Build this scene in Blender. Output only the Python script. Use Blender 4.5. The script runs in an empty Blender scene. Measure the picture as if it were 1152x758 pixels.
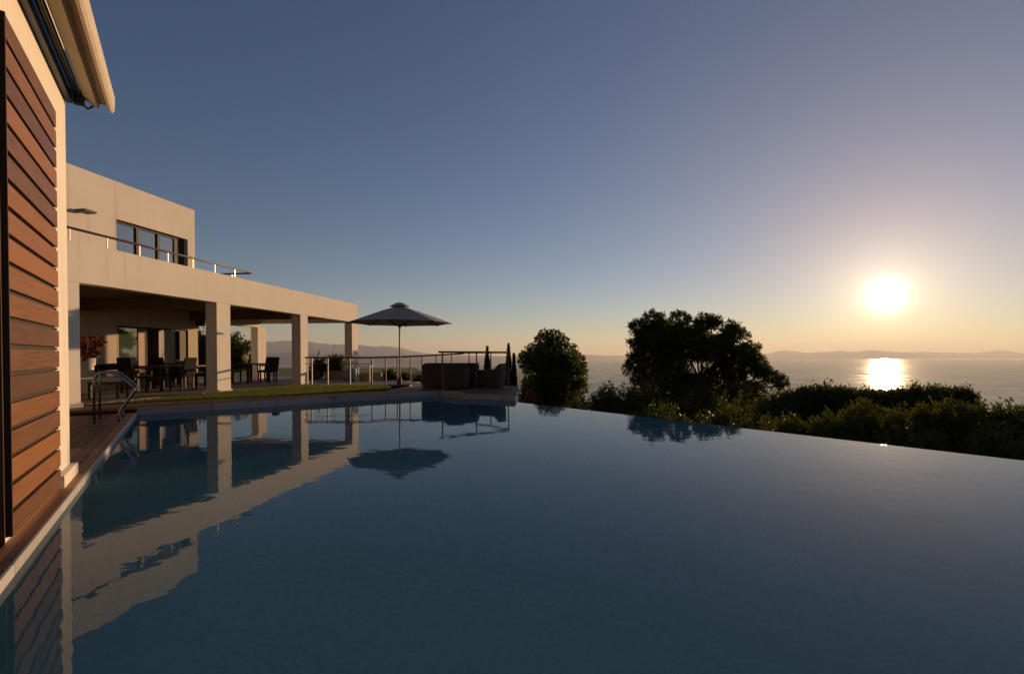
import bpy, bmesh, math, random
import numpy as np
from mathutils import Vector, Matrix
random.seed(7); RNG = np.random.default_rng(7)
S = bpy.context.scene
COL = S.collection
R = math.radians

# ------------------------------------------------------------------ materials
def mat(name):
    m = bpy.data.materials.new(name); m.use_nodes = True
    nt = m.node_tree; nt.nodes.clear()
    out = nt.nodes.new('ShaderNodeOutputMaterial')
    return m, nt, out
def N(nt, t, **kw):
    n = nt.nodes.new(t)
    for k, v in kw.items():
        if hasattr(n, k) and k not in ('inputs',): setattr(n, k, v)
        else: n.inputs[k].default_value = v
    return n
def ramp(nt, stops):
    n = nt.nodes.new('ShaderNodeValToRGB'); e = n.color_ramp.elements
    while len(e) < len(stops): e.new(0.5)
    for el, (p, c) in zip(e, stops): el.position = p; el.color = (*c, 1)
    return n
def simple(name, c1, c2, rough=.7, scale=4, metal=0, bump=.0, bscale=40, stretch=(1,1,1), island=False, spec=.5, detail=5):
    """principled with colour varied by noise (and per loose piece) and a fine bump"""
    m, nt, out = mat(name); L = nt.links
    p = N(nt, 'ShaderNodeBsdfPrincipled'); p.inputs['Roughness'].default_value = rough
    p.inputs['Metallic'].default_value = metal; p.inputs['Specular IOR Level'].default_value = spec
    tc = N(nt, 'ShaderNodeTexCoord'); mp = N(nt, 'ShaderNodeMapping'); mp.inputs['Scale'].default_value = stretch
    L.new(tc.outputs['Object'], mp.inputs['Vector'])
    ns = N(nt, 'ShaderNodeTexNoise'); ns.inputs['Scale'].default_value = scale; ns.inputs['Detail'].default_value = detail
    L.new(mp.outputs[0], ns.inputs['Vector'])
    rp = ramp(nt, [(.3, c1), (.7, c2)])
    if island:
        g = N(nt, 'ShaderNodeNewGeometry')
        ad = N(nt, 'ShaderNodeMath', operation='MULTIPLY_ADD'); ad.inputs[1].default_value = .55; 
        sb = N(nt, 'ShaderNodeMath', operation='MULTIPLY_ADD'); sb.inputs[1].default_value = .6; sb.inputs[2].default_value = -.08
        L.new(ns.outputs['Fac'], sb.inputs[0])
        L.new(g.outputs['Random Per Island'], ad.inputs[0]); L.new(sb.outputs[0], ad.inputs[2])
        L.new(ad.outputs[0], rp.inputs[0])
    else:
        L.new(ns.outputs['Fac'], rp.inputs[0])
    L.new(rp.outputs[0], p.inputs['Base Color'])
    if bump:
        nb = N(nt, 'ShaderNodeTexNoise'); nb.inputs['Scale'].default_value = bscale; nb.inputs['Detail'].default_value = 4
        L.new(mp.outputs[0], nb.inputs['Vector'])
        b = N(nt, 'ShaderNodeBump'); b.inputs['Strength'].default_value = .6; b.inputs['Distance'].default_value = bump
        L.new(nb.outputs['Fac'], b.inputs['Height']); L.new(b.outputs[0], p.inputs['Normal'])
    L.new(p.outputs[0], out.inputs[0])
    return m
def leafmat(name, c1, c2, trans=.4, rough=.5):
    m, nt, out = mat(name); L = nt.links
    g = N(nt, 'ShaderNodeNewGeometry'); rp = ramp(nt, [(0, c1), (1, c2)])
    L.new(g.outputs['Random Per Island'], rp.inputs[0])
    p = N(nt, 'ShaderNodeBsdfPrincipled'); p.inputs['Roughness'].default_value = rough; p.inputs['Specular IOR Level'].default_value = .3
    t = N(nt, 'ShaderNodeBsdfTranslucent')
    br = N(nt, 'ShaderNodeMixRGB', blend_type='MULTIPLY'); br.inputs[0].default_value = 1; br.inputs[2].default_value = (1.5, 1.35, .5, 1)
    L.new(rp.outputs[0], p.inputs['Base Color']); L.new(rp.outputs[0], br.inputs[1]); L.new(br.outputs[0], t.inputs['Color'])
    mx = N(nt, 'ShaderNodeMixShader'); mx.inputs[0].default_value = trans
    L.new(p.outputs[0], mx.inputs[1]); L.new(t.outputs[0], mx.inputs[2]); L.new(mx.outputs[0], out.inputs[0])
    return m
def glassmat(name, tint=(.8,.85,.85), boost=1.0):
    m, nt, out = mat(name); L = nt.links
    f = N(nt, 'ShaderNodeFresnel')
    ge = N(nt, 'ShaderNodeNewGeometry'); io = N(nt, 'ShaderNodeMapRange'); io.inputs[3].default_value = 1.52; io.inputs[4].default_value = 1/1.52   # same reflectance from both faces of a pane
    L.new(ge.outputs['Backfacing'], io.inputs[0]); L.new(io.outputs[0], f.inputs['IOR'])
    mu = N(nt, 'ShaderNodeMath', operation='MULTIPLY'); mu.inputs[1].default_value = boost; mu.use_clamp = True
    L.new(f.outputs[0], mu.inputs[0])
    t = N(nt, 'ShaderNodeBsdfTransparent'); t.inputs[0].default_value = (*tint, 1)
    g = N(nt, 'ShaderNodeBsdfGlossy'); g.inputs['Roughness'].default_value = .0
    mx = N(nt, 'ShaderNodeMixShader'); L.new(mu.outputs[0], mx.inputs[0]); L.new(t.outputs[0], mx.inputs[1]); L.new(g.outputs[0], mx.inputs[2])
    L.new(mx.outputs[0], out.inputs[0]); return m

M = {}
def plaster(name, base):
    m, nt, out = mat(name); L = nt.links
    p = N(nt, 'ShaderNodeBsdfPrincipled'); p.inputs['Roughness'].default_value = .88; p.inputs['Specular IOR Level'].default_value = .25
    tc = N(nt, 'ShaderNodeTexCoord')
    n1 = N(nt, 'ShaderNodeTexNoise'); n1.inputs['Scale'].default_value = .8; n1.inputs['Detail'].default_value = 7; n1.inputs['Roughness'].default_value = .65
    L.new(tc.outputs['Object'], n1.inputs['Vector'])
    mp = N(nt, 'ShaderNodeMapping'); mp.inputs['Scale'].default_value = (5, 5, .35)
    L.new(tc.outputs['Object'], mp.inputs['Vector'])
    n2 = N(nt, 'ShaderNodeTexNoise'); n2.inputs['Scale'].default_value = 1.0; n2.inputs['Detail'].default_value = 6
    L.new(mp.outputs[0], n2.inputs['Vector'])
    r1 = ramp(nt, [(.3, tuple(b*.90 for b in base)), (.65, base)]); L.new(n1.outputs['Fac'], r1.inputs[0])
    r2 = ramp(nt, [(.27, (.72,.68,.62)), (.42, (1,1,1))]); L.new(n2.outputs['Fac'], r2.inputs[0])   # faint rain streaks
    mx = N(nt, 'ShaderNodeMixRGB', blend_type='MULTIPLY'); mx.inputs[0].default_value = .6
    L.new(r1.outputs[0], mx.inputs[1]); L.new(r2.outputs[0], mx.inputs[2]); L.new(mx.outputs[0], p.inputs['Base Color'])
    n3 = N(nt, 'ShaderNodeTexNoise'); n3.inputs['Scale'].default_value = 90; n3.inputs['Detail'].default_value = 3
    L.new(tc.outputs['Object'], n3.inputs['Vector'])
    b = N(nt, 'ShaderNodeBump'); b.inputs['Strength'].default_value = .25; b.inputs['Distance'].default_value = .004
    L.new(n3.outputs['Fac'], b.inputs['Height']); L.new(b.outputs[0], p.inputs['Normal'])
    L.new(p.outputs[0], out.inputs[0]); return m
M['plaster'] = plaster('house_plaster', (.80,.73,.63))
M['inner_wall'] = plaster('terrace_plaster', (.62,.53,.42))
M['ceiling'] = simple('ceiling_timber', (.10,.065,.04), (.15,.10,.06), .7, 3, stretch=(.5,6,6))
M['teak'] = simple('shutter_teak', (.095,.033,.006), (.285,.108,.019), .5, 3.4, bump=.003, bscale=30, stretch=(.8,.8,18), island=True)
M['dark_wood'] = simple('dark_wood', (.025,.012,.007), (.045,.022,.012), .6, 4, stretch=(1,1,.2))
M['jamb'] = simple('jamb_wood', (.09,.034,.016), (.14,.055,.025), .6, 4, stretch=(1,1,.2))
M['orange_wood'] = simple('door_wood', (.24,.09,.03), (.34,.14,.05), .45, 4, stretch=(1,1,.2))
M['deck'] = simple('deck_board', (.15,.075,.04), (.28,.15,.085), .6, 3, bump=.002, bscale=40, stretch=(1,9,1), island=True, spec=.15)
M['deck_lit'] = simple('lit_deck_board', (.27,.13,.055), (.40,.21,.10), .5, 3, bump=.002, bscale=40, stretch=(1,9,1), island=True, spec=.15)  # deck wood lightened: sun and wall bounce on the strip put into the colour
M['deck_red'] = simple('platform_board', (.10,.05,.032), (.17,.085,.055), .65, 3, bump=.002, bscale=40, stretch=(1,9,1), island=True, spec=.15)
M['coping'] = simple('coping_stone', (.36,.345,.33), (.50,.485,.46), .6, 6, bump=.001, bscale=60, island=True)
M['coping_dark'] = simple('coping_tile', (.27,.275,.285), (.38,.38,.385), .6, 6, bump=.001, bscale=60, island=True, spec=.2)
M['tile'] = simple('terrace_tile', (.24,.19,.15), (.33,.27,.215), .6, 1.4, bump=.001, bscale=30, island=True, spec=.15)
M['soil'] = simple('hillside_soil', (.035,.035,.018), (.09,.075,.04), .95, .6)
M['lawn'] = simple('lawn_turf', (.08,.11,.02), (.15,.17,.035), .95, 6, bump=.02, bscale=25)
M['grass'] = leafmat('grass_blade', (.10,.14,.025), (.23,.24,.055), .4)
M['chrome'] = simple('polished_steel', (.26,.26,.27), (.34,.34,.35), .2, 10, metal=1)
M['steel'] = simple('brushed_steel', (.55,.53,.50), (.68,.66,.62), .38, 10, metal=1)
M['white_paint'] = simple('white_paint', (.68,.65,.60), (.78,.75,.70), .5, 8)
M['handrail'] = simple('handrail_timber', (.10,.05,.028), (.17,.085,.045), .45, 6)
M['canvas'] = simple('parasol_canvas', (.33,.285,.26), (.39,.34,.31), .9, 5, bump=.001, bscale=200)
M['awning_fabric'] = simple('awning_canvas', (.40,.34,.25), (.50,.43,.33), .85, 6, bump=.001, bscale=120)
M['awning_paint'] = simple('awning_paint', (.60,.50,.37), (.70,.60,.46), .5, 12)
M['roller'] = simple('roller_metal', (.055,.065,.085), (.08,.09,.11), .35, 6, metal=.6)
M['wicker'] = None
M['cushion'] = simple('cushion_fabric', (.50,.45,.38), (.60,.55,.47), .9, 20, bump=.002, bscale=150)
M['dark_fabric'] = simple('dark_fabric', (.014,.012,.011), (.024,.021,.019), .9, 20, spec=.2)
M['grey_blue'] = simple('grey_blue_fabric', (.16,.20,.23), (.22,.26,.30), .9, 12)
M['ceramic'] = simple('pale_ceramic', (.60,.56,.50), (.70,.66,.60), .4, 8)
M['stone'] = simple('planter_stone', (.25,.17,.13), (.42,.31,.24), .85, 9, bump=.01, bscale=25, island=True)
M['bark'] = simple('bark', (.05,.035,.025), (.11,.08,.06), .95, 12, bump=.02, bscale=20, stretch=(1,1,.25))
M['glass'] = glassmat('coated_window_glass', (.35,.40,.40), 8.5)
M['door_glass'] = glassmat('door_glass', (.75,.8,.78), 3.0)
M['blind'] = simple('blind_cloth', (.44,.47,.40), (.50,.53,.45), .9, 14, stretch=(14,14,.5))
M['clear'] = glassmat('drinking_glass', (.92,.95,.95), 3.0)
M['curtain'] = simple('curtain_cloth', (.55,.50,.40), (.66,.60,.50), .9, 12, stretch=(8,8,.3))
M['black'] = simple('black_plastic', (.012,.012,.012), (.02,.02,.02), .5, 10)
M['pine'] = leafmat('pine_needles', (.028,.046,.013), (.085,.092,.027), .42)
M['broad'] = leafmat('broad_leaf', (.030,.055,.012), (.085,.105,.025), .4)
M['yellow_leaf'] = leafmat('yellow_green_leaf', (.045,.060,.011), (.11,.105,.022), .38)
M['hedge_leaf'] = leafmat('hedge_leaf', (.034,.056,.013), (.090,.100,.024), .40)
M['dark_leaf'] = leafmat('dark_leaf', (.030,.046,.013), (.085,.088,.025), .40)
M['cypress'] = leafmat('cypress_leaf', (.016,.026,.010), (.035,.045,.016), .25)
M['pink'] = leafmat('pink_bract', (.13,.015,.03), (.24,.035,.06), .3)
M['red_leaf'] = leafmat('red_leaf', (.10,.018,.014), (.20,.05,.03), .3)
M['white_petal'] = leafmat('white_petal', (.6,.55,.48), (.75,.7,.62), .4)

def wicker():
    m, nt, out = mat('wicker_weave'); L = nt.links
    p = N(nt, 'ShaderNodeBsdfPrincipled'); p.inputs['Roughness'].default_value = .7
    tc = N(nt, 'ShaderNodeTexCoord')
    w = N(nt, 'ShaderNodeTexWave'); w.bands_direction = 'Z'; w.inputs['Scale'].default_value = 14; w.inputs['Distortion'].default_value = 2.5; w.inputs['Detail Scale'].default_value = 8
    L.new(tc.outputs['Object'], w.inputs['Vector'])
    r = ramp(nt, [(.2, (.045,.032,.026)), (.8, (.11,.08,.066))]); L.new(w.outputs['Fac'], r.inputs[0]); L.new(r.outputs[0], p.inputs['Base Color'])
    b = N(nt, 'ShaderNodeBump'); b.inputs['Distance'].default_value = .008; L.new(w.outputs['Fac'], b.inputs['Height']); L.new(b.outputs[0], p.inputs['Normal'])
    L.new(p.outputs[0], out.inputs[0]); return m
M['wicker'] = wicker()

def mosaic():
    m, nt, out = mat('pool_mosaic'); L = nt.links
    p = N(nt, 'ShaderNodeBsdfPrincipled'); p.inputs['Roughness'].default_value = .35
    tc = N(nt, 'ShaderNodeTexCoord'); v = N(nt, 'ShaderNodeTexVoronoi'); v.distance = 'CHEBYCHEV'; v.inputs['Scale'].default_value = 22; v.inputs['Randomness'].default_value = .12
    L.new(tc.outputs['Object'], v.inputs['Vector'])
    sep = N(nt, 'ShaderNodeSeparateColor'); L.new(v.outputs['Color'], sep.inputs[0])
    r = ramp(nt, [(0, (.15,.40,.50)), (.5, (.25,.55,.66)), (1, (.38,.68,.76))]); L.new(sep.outputs[0], r.inputs[0])
    n = N(nt, 'ShaderNodeTexNoise'); n.inputs['Scale'].default_value = .35; n.inputs['Detail'].default_value = 3
    L.new(tc.outputs['Object'], n.inputs['Vector'])
    r2 = ramp(nt, [(.35, (.75,.82,.85)), (.65, (1,1,1))]); L.new(n.outputs['Fac'], r2.inputs[0])
    mx = N(nt, 'ShaderNodeMixRGB', blend_type='MULTIPLY'); mx.inputs[0].default_value = 1
    L.new(r.outputs[0], mx.inputs[1]); L.new(r2.outputs[0], mx.inputs[2]); L.new(mx.outputs[0], p.inputs['Base Color'])
    L.new(p.outputs[0], out.inputs[0]); return m
M['mosaic'] = mosaic()

def water_mat():
    m, nt, out = mat('pool_water'); L = nt.links
    tc = N(nt, 'ShaderNodeTexCoord')
    n1 = N(nt, 'ShaderNodeTexNoise'); n1.inputs['Scale'].default_value = 1.1; n1.inputs['Detail'].default_value = 2
    n2 = N(nt, 'ShaderNodeTexNoise'); n2.inputs['Scale'].default_value = 5.0; n2.inputs['Detail'].default_value = 2
    L.new(tc.outputs['Object'], n1.inputs['Vector']); L.new(tc.outputs['Object'], n2.inputs['Vector'])
    b1 = N(nt, 'ShaderNodeBump'); b1.inputs['Strength'].default_value = 1; b1.inputs['Distance'].default_value = .0021
    b2 = N(nt, 'ShaderNodeBump'); b2.inputs['Strength'].default_value = 1; b2.inputs['Distance'].default_value = .0010
    L.new(n1.outputs['Fac'], b1.inputs['Height']); L.new(n2.outputs['Fac'], b2.inputs['Height']); L.new(b1.outputs[0], b2.inputs['Normal'])
    f = N(nt, 'ShaderNodeFresnel'); f.inputs['IOR'].default_value = 1.34; L.new(b2.outputs[0], f.inputs['Normal'])
    t = N(nt, 'ShaderNodeBsdfTransparent'); t.inputs[0].default_value = (.58,.90,.97,1)
    g = N(nt, 'ShaderNodeBsdfGlossy'); g.inputs['Roughness'].default_value = .012; L.new(b2.outputs[0], g.inputs['Normal'])
    df = N(nt, 'ShaderNodeBsdfDiffuse'); df.inputs[0].default_value = (.10,.30,.385,1)
    body = N(nt, 'ShaderNodeMixShader'); body.inputs[0].default_value = .36; L.new(t.outputs[0], body.inputs[1]); L.new(df.outputs[0], body.inputs[2])
    mx = N(nt, 'ShaderNodeMixShader'); L.new(f.outputs[0], mx.inputs[0]); L.new(body.outputs[0], mx.inputs[1]); L.new(g.outputs[0], mx.inputs[2])
    L.new(mx.outputs[0], out.inputs[0]); return m
M['water'] = water_mat()

def sea_mat():
    m, nt, out = mat('sea_water'); L = nt.links
    p = N(nt, 'ShaderNodeBsdfPrincipled'); p.inputs['Base Color'].default_value = (.012,.022,.032,1)
    p.inputs['IOR'].default_value = 1.33; p.inputs['Specular IOR Level'].default_value = .21
    tc = N(nt, 'ShaderNodeTexCoord'); mp = N(nt, 'ShaderNodeMapping'); mp.inputs['Scale'].default_value = (.0006,.0016,1); mp.inputs['Rotation'].default_value = (0,0,R(-38))
    L.new(tc.outputs['Object'], mp.inputs['Vector'])
    n = N(nt, 'ShaderNodeTexNoise'); n.inputs['Scale'].default_value = 1; n.inputs['Detail'].default_value = 6
    L.new(mp.outputs[0], n.inputs['Vector'])
    mr = N(nt, 'ShaderNodeMapRange'); mr.inputs[1].default_value = .3; mr.inputs[2].default_value = .7; mr.inputs[3].default_value = .115; mr.inputs[4].default_value = .165
    L.new(n.outputs['Fac'], mr.inputs[0])
    mp2 = N(nt, 'ShaderNodeMapping'); mp2.inputs['Scale'].default_value = (.006,.0022,1); mp2.inputs['Rotation'].default_value = (0,0,R(38)); L.new(tc.outputs['Object'], mp2.inputs['Vector'])
    n2 = N(nt, 'ShaderNodeTexNoise'); n2.inputs['Scale'].default_value = 1; n2.inputs['Detail'].default_value = 8; n2.inputs['Roughness'].default_value = .75; L.new(mp2.outputs[0], n2.inputs['Vector'])
    m2 = N(nt, 'ShaderNodeMapRange'); m2.inputs[1].default_value = .38; m2.inputs[2].default_value = .62; m2.inputs[3].default_value = -.07; m2.inputs[4].default_value = .09
    L.new(n2.outputs['Fac'], m2.inputs[0]); ad = N(nt, 'ShaderNodeMath', operation='ADD'); L.new(mr.outputs[0], ad.inputs[0]); L.new(m2.outputs[0], ad.inputs[1]); L.new(ad.outputs[0], p.inputs['Roughness'])
    bw = N(nt, 'ShaderNodeBump'); bw.inputs['Distance'].default_value = 9; bw.inputs['Strength'].default_value = .18; L.new(n2.outputs['Fac'], bw.inputs['Height']); L.new(bw.outputs[0], p.inputs['Normal'])
    dk_ = N(nt, 'ShaderNodeBsdfDiffuse'); dk_.inputs[0].default_value = (.012,.022,.032,1)      # wave faces turned to the viewer, showing the water's own dark body
    ms = N(nt, 'ShaderNodeMixShader'); ms.inputs[0].default_value = .42; L.new(p.outputs[0], ms.inputs[1]); L.new(dk_.outputs[0], ms.inputs[2])
    L.new(ms.outputs[0], out.inputs[0]); return m
M['sea'] = sea_mat()
M['mountain'] = simple('mountain_rock', (.14,.13,.125), (.24,.215,.19), .95, .0012)
M['plain'] = simple('plain_fields', (.06,.07,.05), (.26,.23,.19), .95, .012, detail=8)

# ------------------------------------------------------------------ mesh helpers
class MB:
    def __init__(self): self.v = []; self.f = []
    def add(self, vs, fs):
        o = len(self.v); self.v += [tuple(a) for a in vs]; self.f += [tuple(i+o for i in f) for f in fs]; return self
    def box(self, x0, x1, y0, y1, z0, z1):
        v = [(x0,y0,z0),(x1,y0,z0),(x1,y1,z0),(x0,y1,z0),(x0,y0,z1),(x1,y0,z1),(x1,y1,z1),(x0,y1,z1)]
        return self.add(v, [(0,3,2,1),(4,5,6,7),(0,1,5,4),(1,2,6,5),(2,3,7,6),(3,0,4,7)])
    def bar(self, p, q, w, h):
        p, q = Vector(p), Vector(q); d = (q-p).normalized()
        up = Vector((0,0,1)) if abs(d.z) < .95 else Vector((0,1,0))
        s = d.cross(up).normalized()*w/2; u = s.cross(d).normalized()*h/2
        v = [p-s-u,p+s-u,p+s+u,p-s+u,q-s-u,q+s-u,q+s+u,q-s+u]
        return self.add(v, [(0,1,2,3),(7,6,5,4),(0,4,5,1),(1,5,6,2),(2,6,7,3),(3,7,4,0)])
    def tube(self, pts, r, n=8, cap=True):
        pts = [Vector(p) for p in pts]; rs = r if isinstance(r, (list, tuple)) else [r]*len(pts)
        vs, fs = [], []; prev = None
        for i, p in enumerate(pts):
            d = (pts[min(i+1, len(pts)-1)] - pts[max(i-1, 0)]).normalized()
            if prev is None:
                a = Vector((0,0,1)) if abs(d.z) < .9 else Vector((1,0,0)); s = d.cross(a).normalized()
            else: s = (prev - d*prev.dot(d)).normalized()
            prev = s; u = d.cross(s)
            for k in range(n):
                t = 2*math.pi*k/n; vs.append(p + (s*math.cos(t)+u*math.sin(t))*rs[i])
        for i in range(len(pts)-1):
            for k in range(n): fs.append((i*n+k, i*n+(k+1)%n, (i+1)*n+(k+1)%n, (i+1)*n+k))
        if cap: fs += [tuple(range(n-1,-1,-1)), tuple((len(pts)-1)*n+k for k in range(n))]
        return self.add(vs, fs)
    def lathe(self, prof, n=24, c=(0,0,0)):
        vs, fs = [], []
        for r, z in prof:
            for k in range(n):
                t = 2*math.pi*k/n; vs.append((c[0]+r*math.cos(t), c[1]+r*math.sin(t), c[2]+z))
        for i in range(len(prof)-1):
            for k in range(n): fs.append((i*n+k, i*n+(k+1)%n, (i+1)*n+(k+1)%n, (i+1)*n+k))
        fs += [tuple(range(n-1,-1,-1)), tuple((len(prof)-1)*n+k for k in range(n))]
        return self.add(vs, fs)
    def prism(self, poly, z0, z1):
        n = len(poly); v = [(x,y,z0) for x,y in poly]+[(x,y,z1) for x,y in poly]
        f = [tuple(range(n-1,-1,-1)), tuple(range(n,2*n))]+[(i,(i+1)%n,n+(i+1)%n,n+i) for i in range(n)]
        return self.add(v, f)
    def build(self, name, m, parent=None, smooth=False, bevel=0):
        me = bpy.data.meshes.new(name); me.from_pydata(self.v, [], self.f); me.update()
        bm = bmesh.new(); bm.from_mesh(me); bmesh.ops.recalc_face_normals(bm, faces=bm.faces); bm.to_mesh(me); bm.free()
        if m: me.materials.append(m)
        if smooth: me.shade_smooth()
        o = bpy.data.objects.new(name, me); COL.objects.link(o)
        if parent: o.parent = parent
        if bevel:
            b = o.modifiers.new('bevel', 'BEVEL'); b.width = bevel; b.segments = 2; b.limit_method = 'ANGLE'
        return o
def fast_mesh(name, V, F, m, parent=None, smooth=False):
    me = bpy.data.meshes.new(name); n, k = len(F), F.shape[1]
    me.vertices.add(len(V)); me.vertices.foreach_set('co', V.astype(np.float32).ravel())
    me.loops.add(n*k); me.loops.foreach_set('vertex_index', F.astype(np.int32).ravel())
    me.polygons.add(n); me.polygons.foreach_set('loop_start', np.arange(0, n*k, k, dtype=np.int32))
    me.update(calc_edges=True); me.validate()
    if m: me.materials.append(m)
    if smooth: me.shade_smooth()
    o = bpy.data.objects.new(name, me); COL.objects.link(o)
    if parent: o.parent = parent
    return o
def empty(name, loc=(0,0,0), rz=0):
    o = bpy.data.objects.new(name, None); COL.objects.link(o); o.location = loc; o.rotation_euler = (0,0,rz); o.empty_display_size = .2
    return o
def tag(o, label=None, cat=None, group=None, kind=None):
    if label: o['label'] = label
    if cat: o['category'] = cat
    if group: o['group'] = group
    if kind: o['kind'] = kind
    return o
def copy_tree(o, parent=None):
    c = o.copy(); COL.objects.link(c)
    if parent: c.parent = parent
    for ch in list(o.children): copy_tree(ch, c)
    return c
def thing(name, label, cat, loc=(0,0,0), rz=0, group=None): return tag(empty(name, loc, rz), label, cat, group)
def struct(o): o['kind'] = 'structure'; return o

# frames of the two buildings
E_, NI, OH = (.1502,.9887), (-.9887,.1502), (-8.917,9.3)
def H(s, d): return (OH[0]+E_[0]*s+NI[0]*d, OH[1]+E_[1]*s+NI[1]*d)      # along the house facade / inward
U_, MO, OW = (-.566,.825), (.825,.566), (-4.25,4.6)
def W(x, o): return (OW[0]+U_[0]*x+MO[0]*o, OW[1]+U_[1]*x+MO[1]*o)       # along the near wing / outward
HR, WR = math.atan2(E_[1], E_[0]), math.atan2(U_[1], U_[0])

# ------------------------------------------------------------------ camera
cam = bpy.data.cameras.new('camera'); co = bpy.data.objects.new('camera', cam); COL.objects.link(co)
co.location = (0,0,1.2); co.rotation_euler = (math.pi/2 - math.atan(8/540), 0, 0)
cam.sensor_width = 36; cam.lens = 540/1152*36; cam.shift_y = 29/1152; cam.clip_start = .05; cam.clip_end = 120000
S.camera = co

# ------------------------------------------------------------------ light, sky
AZ, EL = R(37.85), R(5.6)
SUN = Vector((math.sin(AZ)*math.cos(EL), math.cos(AZ)*math.cos(EL), math.sin(EL)))
sl = bpy.data.lights.new('sun', 'SUN'); sl.energy = 4.9; sl.angle = R(.53); sl.color = (1,.63,.33)
so = bpy.data.objects.new('sun', sl); COL.objects.link(so); so.rotation_euler = SUN.to_track_quat('Z','Y').to_euler(); so.location = (60,80,40)
w = bpy.data.worlds.new('World'); S.world = w; w.use_nodes = True
nt = w.node_tree; nt.nodes.clear(); L = nt.links
out = nt.nodes.new('ShaderNodeOutputWorld'); bg = nt.nodes.new('ShaderNodeBackground'); L.new(bg.outputs[0], out.inputs[0])
sky = nt.nodes.new('ShaderNodeTexSky'); sky.sky_type = 'NISHITA'; sky.sun_disc = False
sky.sun_elevation = EL; sky.sun_rotation = AZ; sky.altitude = 150; sky.air_density = .85; sky.dust_density = 0; sky.ozone_density = 1.7
# the sun's own disc and the aureole of dust round it, by angle from the sun
tc = nt.nodes.new('ShaderNodeTexCoord')
dp = N(nt, 'ShaderNodeVectorMath', operation='DOT_PRODUCT'); dp.inputs[1].default_value = SUN
L.new(tc.outputs['Generated'], dp.inputs[0])
ac = N(nt, 'ShaderNodeMath', operation='ARCCOSINE'); L.new(dp.outputs['Value'], ac.inputs[0])
def lobe(width, col, amp):
    d = N(nt, 'ShaderNodeMath', operation='MULTIPLY'); d.inputs[1].default_value = -1/R(width); L.new(ac.outputs[0], d.inputs[0])
    e = N(nt, 'ShaderNodeMath', operation='EXPONENT'); L.new(d.outputs[0], e.inputs[0])
    s = N(nt, 'ShaderNodeVectorMath', operation='SCALE'); s.inputs[0].default_value = tuple(c*amp for c in col); L.new(e.outputs[0], s.inputs['Scale'])
    return s
SKY = .092
l1, l2, l3 = lobe(.50, (1,.93,.80), 9/SKY), lobe(3.0, (1,.84,.56), .75/SKY), lobe(10.5, (1,.46,.05), .55/SKY)
a1 = N(nt, 'ShaderNodeVectorMath', operation='ADD'); a2 = N(nt, 'ShaderNodeVectorMath', operation='ADD'); a3 = N(nt, 'ShaderNodeVectorMath', operation='ADD')
L.new(l1.outputs[0], a1.inputs[0]); L.new(l2.outputs[0], a1.inputs[1]); L.new(a1.outputs[0], a2.inputs[0]); L.new(l3.outputs[0], a2.inputs[1])
L.new(a2.outputs[0], a3.inputs[0]); tn = N(nt, 'ShaderNodeVectorMath', operation='MULTIPLY'); tn.inputs[1].default_value = (.91,.86,.955)
hs = N(nt, 'ShaderNodeHueSaturation'); hs.inputs['Saturation'].default_value = 1.13
L.new(sky.outputs[0], hs.inputs['Color']); L.new(hs.outputs[0], tn.inputs[0]); L.new(tn.outputs[0], a3.inputs[1])
L.new(a3.outputs[0], bg.inputs[0]); bg.inputs[1].default_value = SKY
S.view_settings.view_transform = 'Standard'; S.view_settings.look = 'None'; S.view_settings.gamma = 1; S.view_settings.exposure = .15
S.view_settings.use_curve_mapping = False
S.cycles.use_denoising = True; S.cycles.max_bounces = 10; S.cycles.transparent_max_bounces = 24; S.cycles.sample_clamp_indirect = 6
S.cycles.caustics_reflective = False; S.cycles.caustics_refractive = False

# ------------------------------------------------------------------ haze
hz = MB().box(-34000, 34000, -34000, 34000, -175, 760).build('haze', None)
hm, nt, out = mat('haze_air'); v = nt.nodes.new('ShaderNodeVolumePrincipled')
v.inputs['Color'].default_value = (.86,.88,.92,1); v.inputs['Density'].default_value = 4.6e-5; v.inputs['Anisotropy'].default_value = .3
nt.links.new(v.outputs[0], out.inputs['Volume']); hz.data.materials.append(hm); hz['kind'] = 'stuff'; hm.cycles.homogeneous_volume = True

# ------------------------------------------------------------------ pool
PA = W(6.07, .135); PN = W(-8.5, .135)
K2, K3, PB = (-2.13,14.19), (-1.40,13.35), (.07,12.70)
B_ = (.07,12.446); C_ = (5.858,5.475); dC = Vector((C_[0]-B_[0], C_[1]-B_[1])).normalized()
C2 = (C_[0]+dC.x*6.0, C_[1]+dC.y*6.0); BK = (2.6,-6.0)
KM = (-4.62,12.30)
outline = [PN, PA, KM, K2, K3, PB, B_, C_, C2, BK]
# far waterline is slightly bowed in plan; the sheet tucks 4 mm under nothing: edges butt on the walls
nrm = Vector((-dC.y, dC.x)); nrm = nrm if nrm.x > 0 else -nrm                 # outward over the infinity edge
poly_in = [PN, PA, KM, K2, K3, PB, B_, C2, BK]
wv = [(x,y,0) for x,y in poly_in]; wf = [tuple(range(len(wv)))]
water = MB().add(wv, wf)
lip = [(0,0)]
for k in range(1, 13):
    a = (math.pi/2)*(k/12)**1.5; lip.append((.16*math.sin(a), -.16*(1-math.cos(a))))
lip.append((.165,-1.2))
seg = 40
lv, lf = [], []
for i in range(seg+1):
    t = i/seg; px, py = B_[0]+(C2[0]-B_[0])*t, B_[1]+(C2[1]-B_[1])*t
    for (o, z) in lip: lv.append((px+nrm.x*o, py+nrm.y*o, z))
n = len(lip)
for i in range(seg):
    for k in range(n-1): lf.append((i*n+k, (i+1)*n+k, (i+1)*n+k+1, i*n+k+1))
wo = MB().add(wv, wf).add(lv, lf)
pw = bpy.data.meshes.new('pool_water'); pw.from_pydata(wo.v, [], wo.f)
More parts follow.
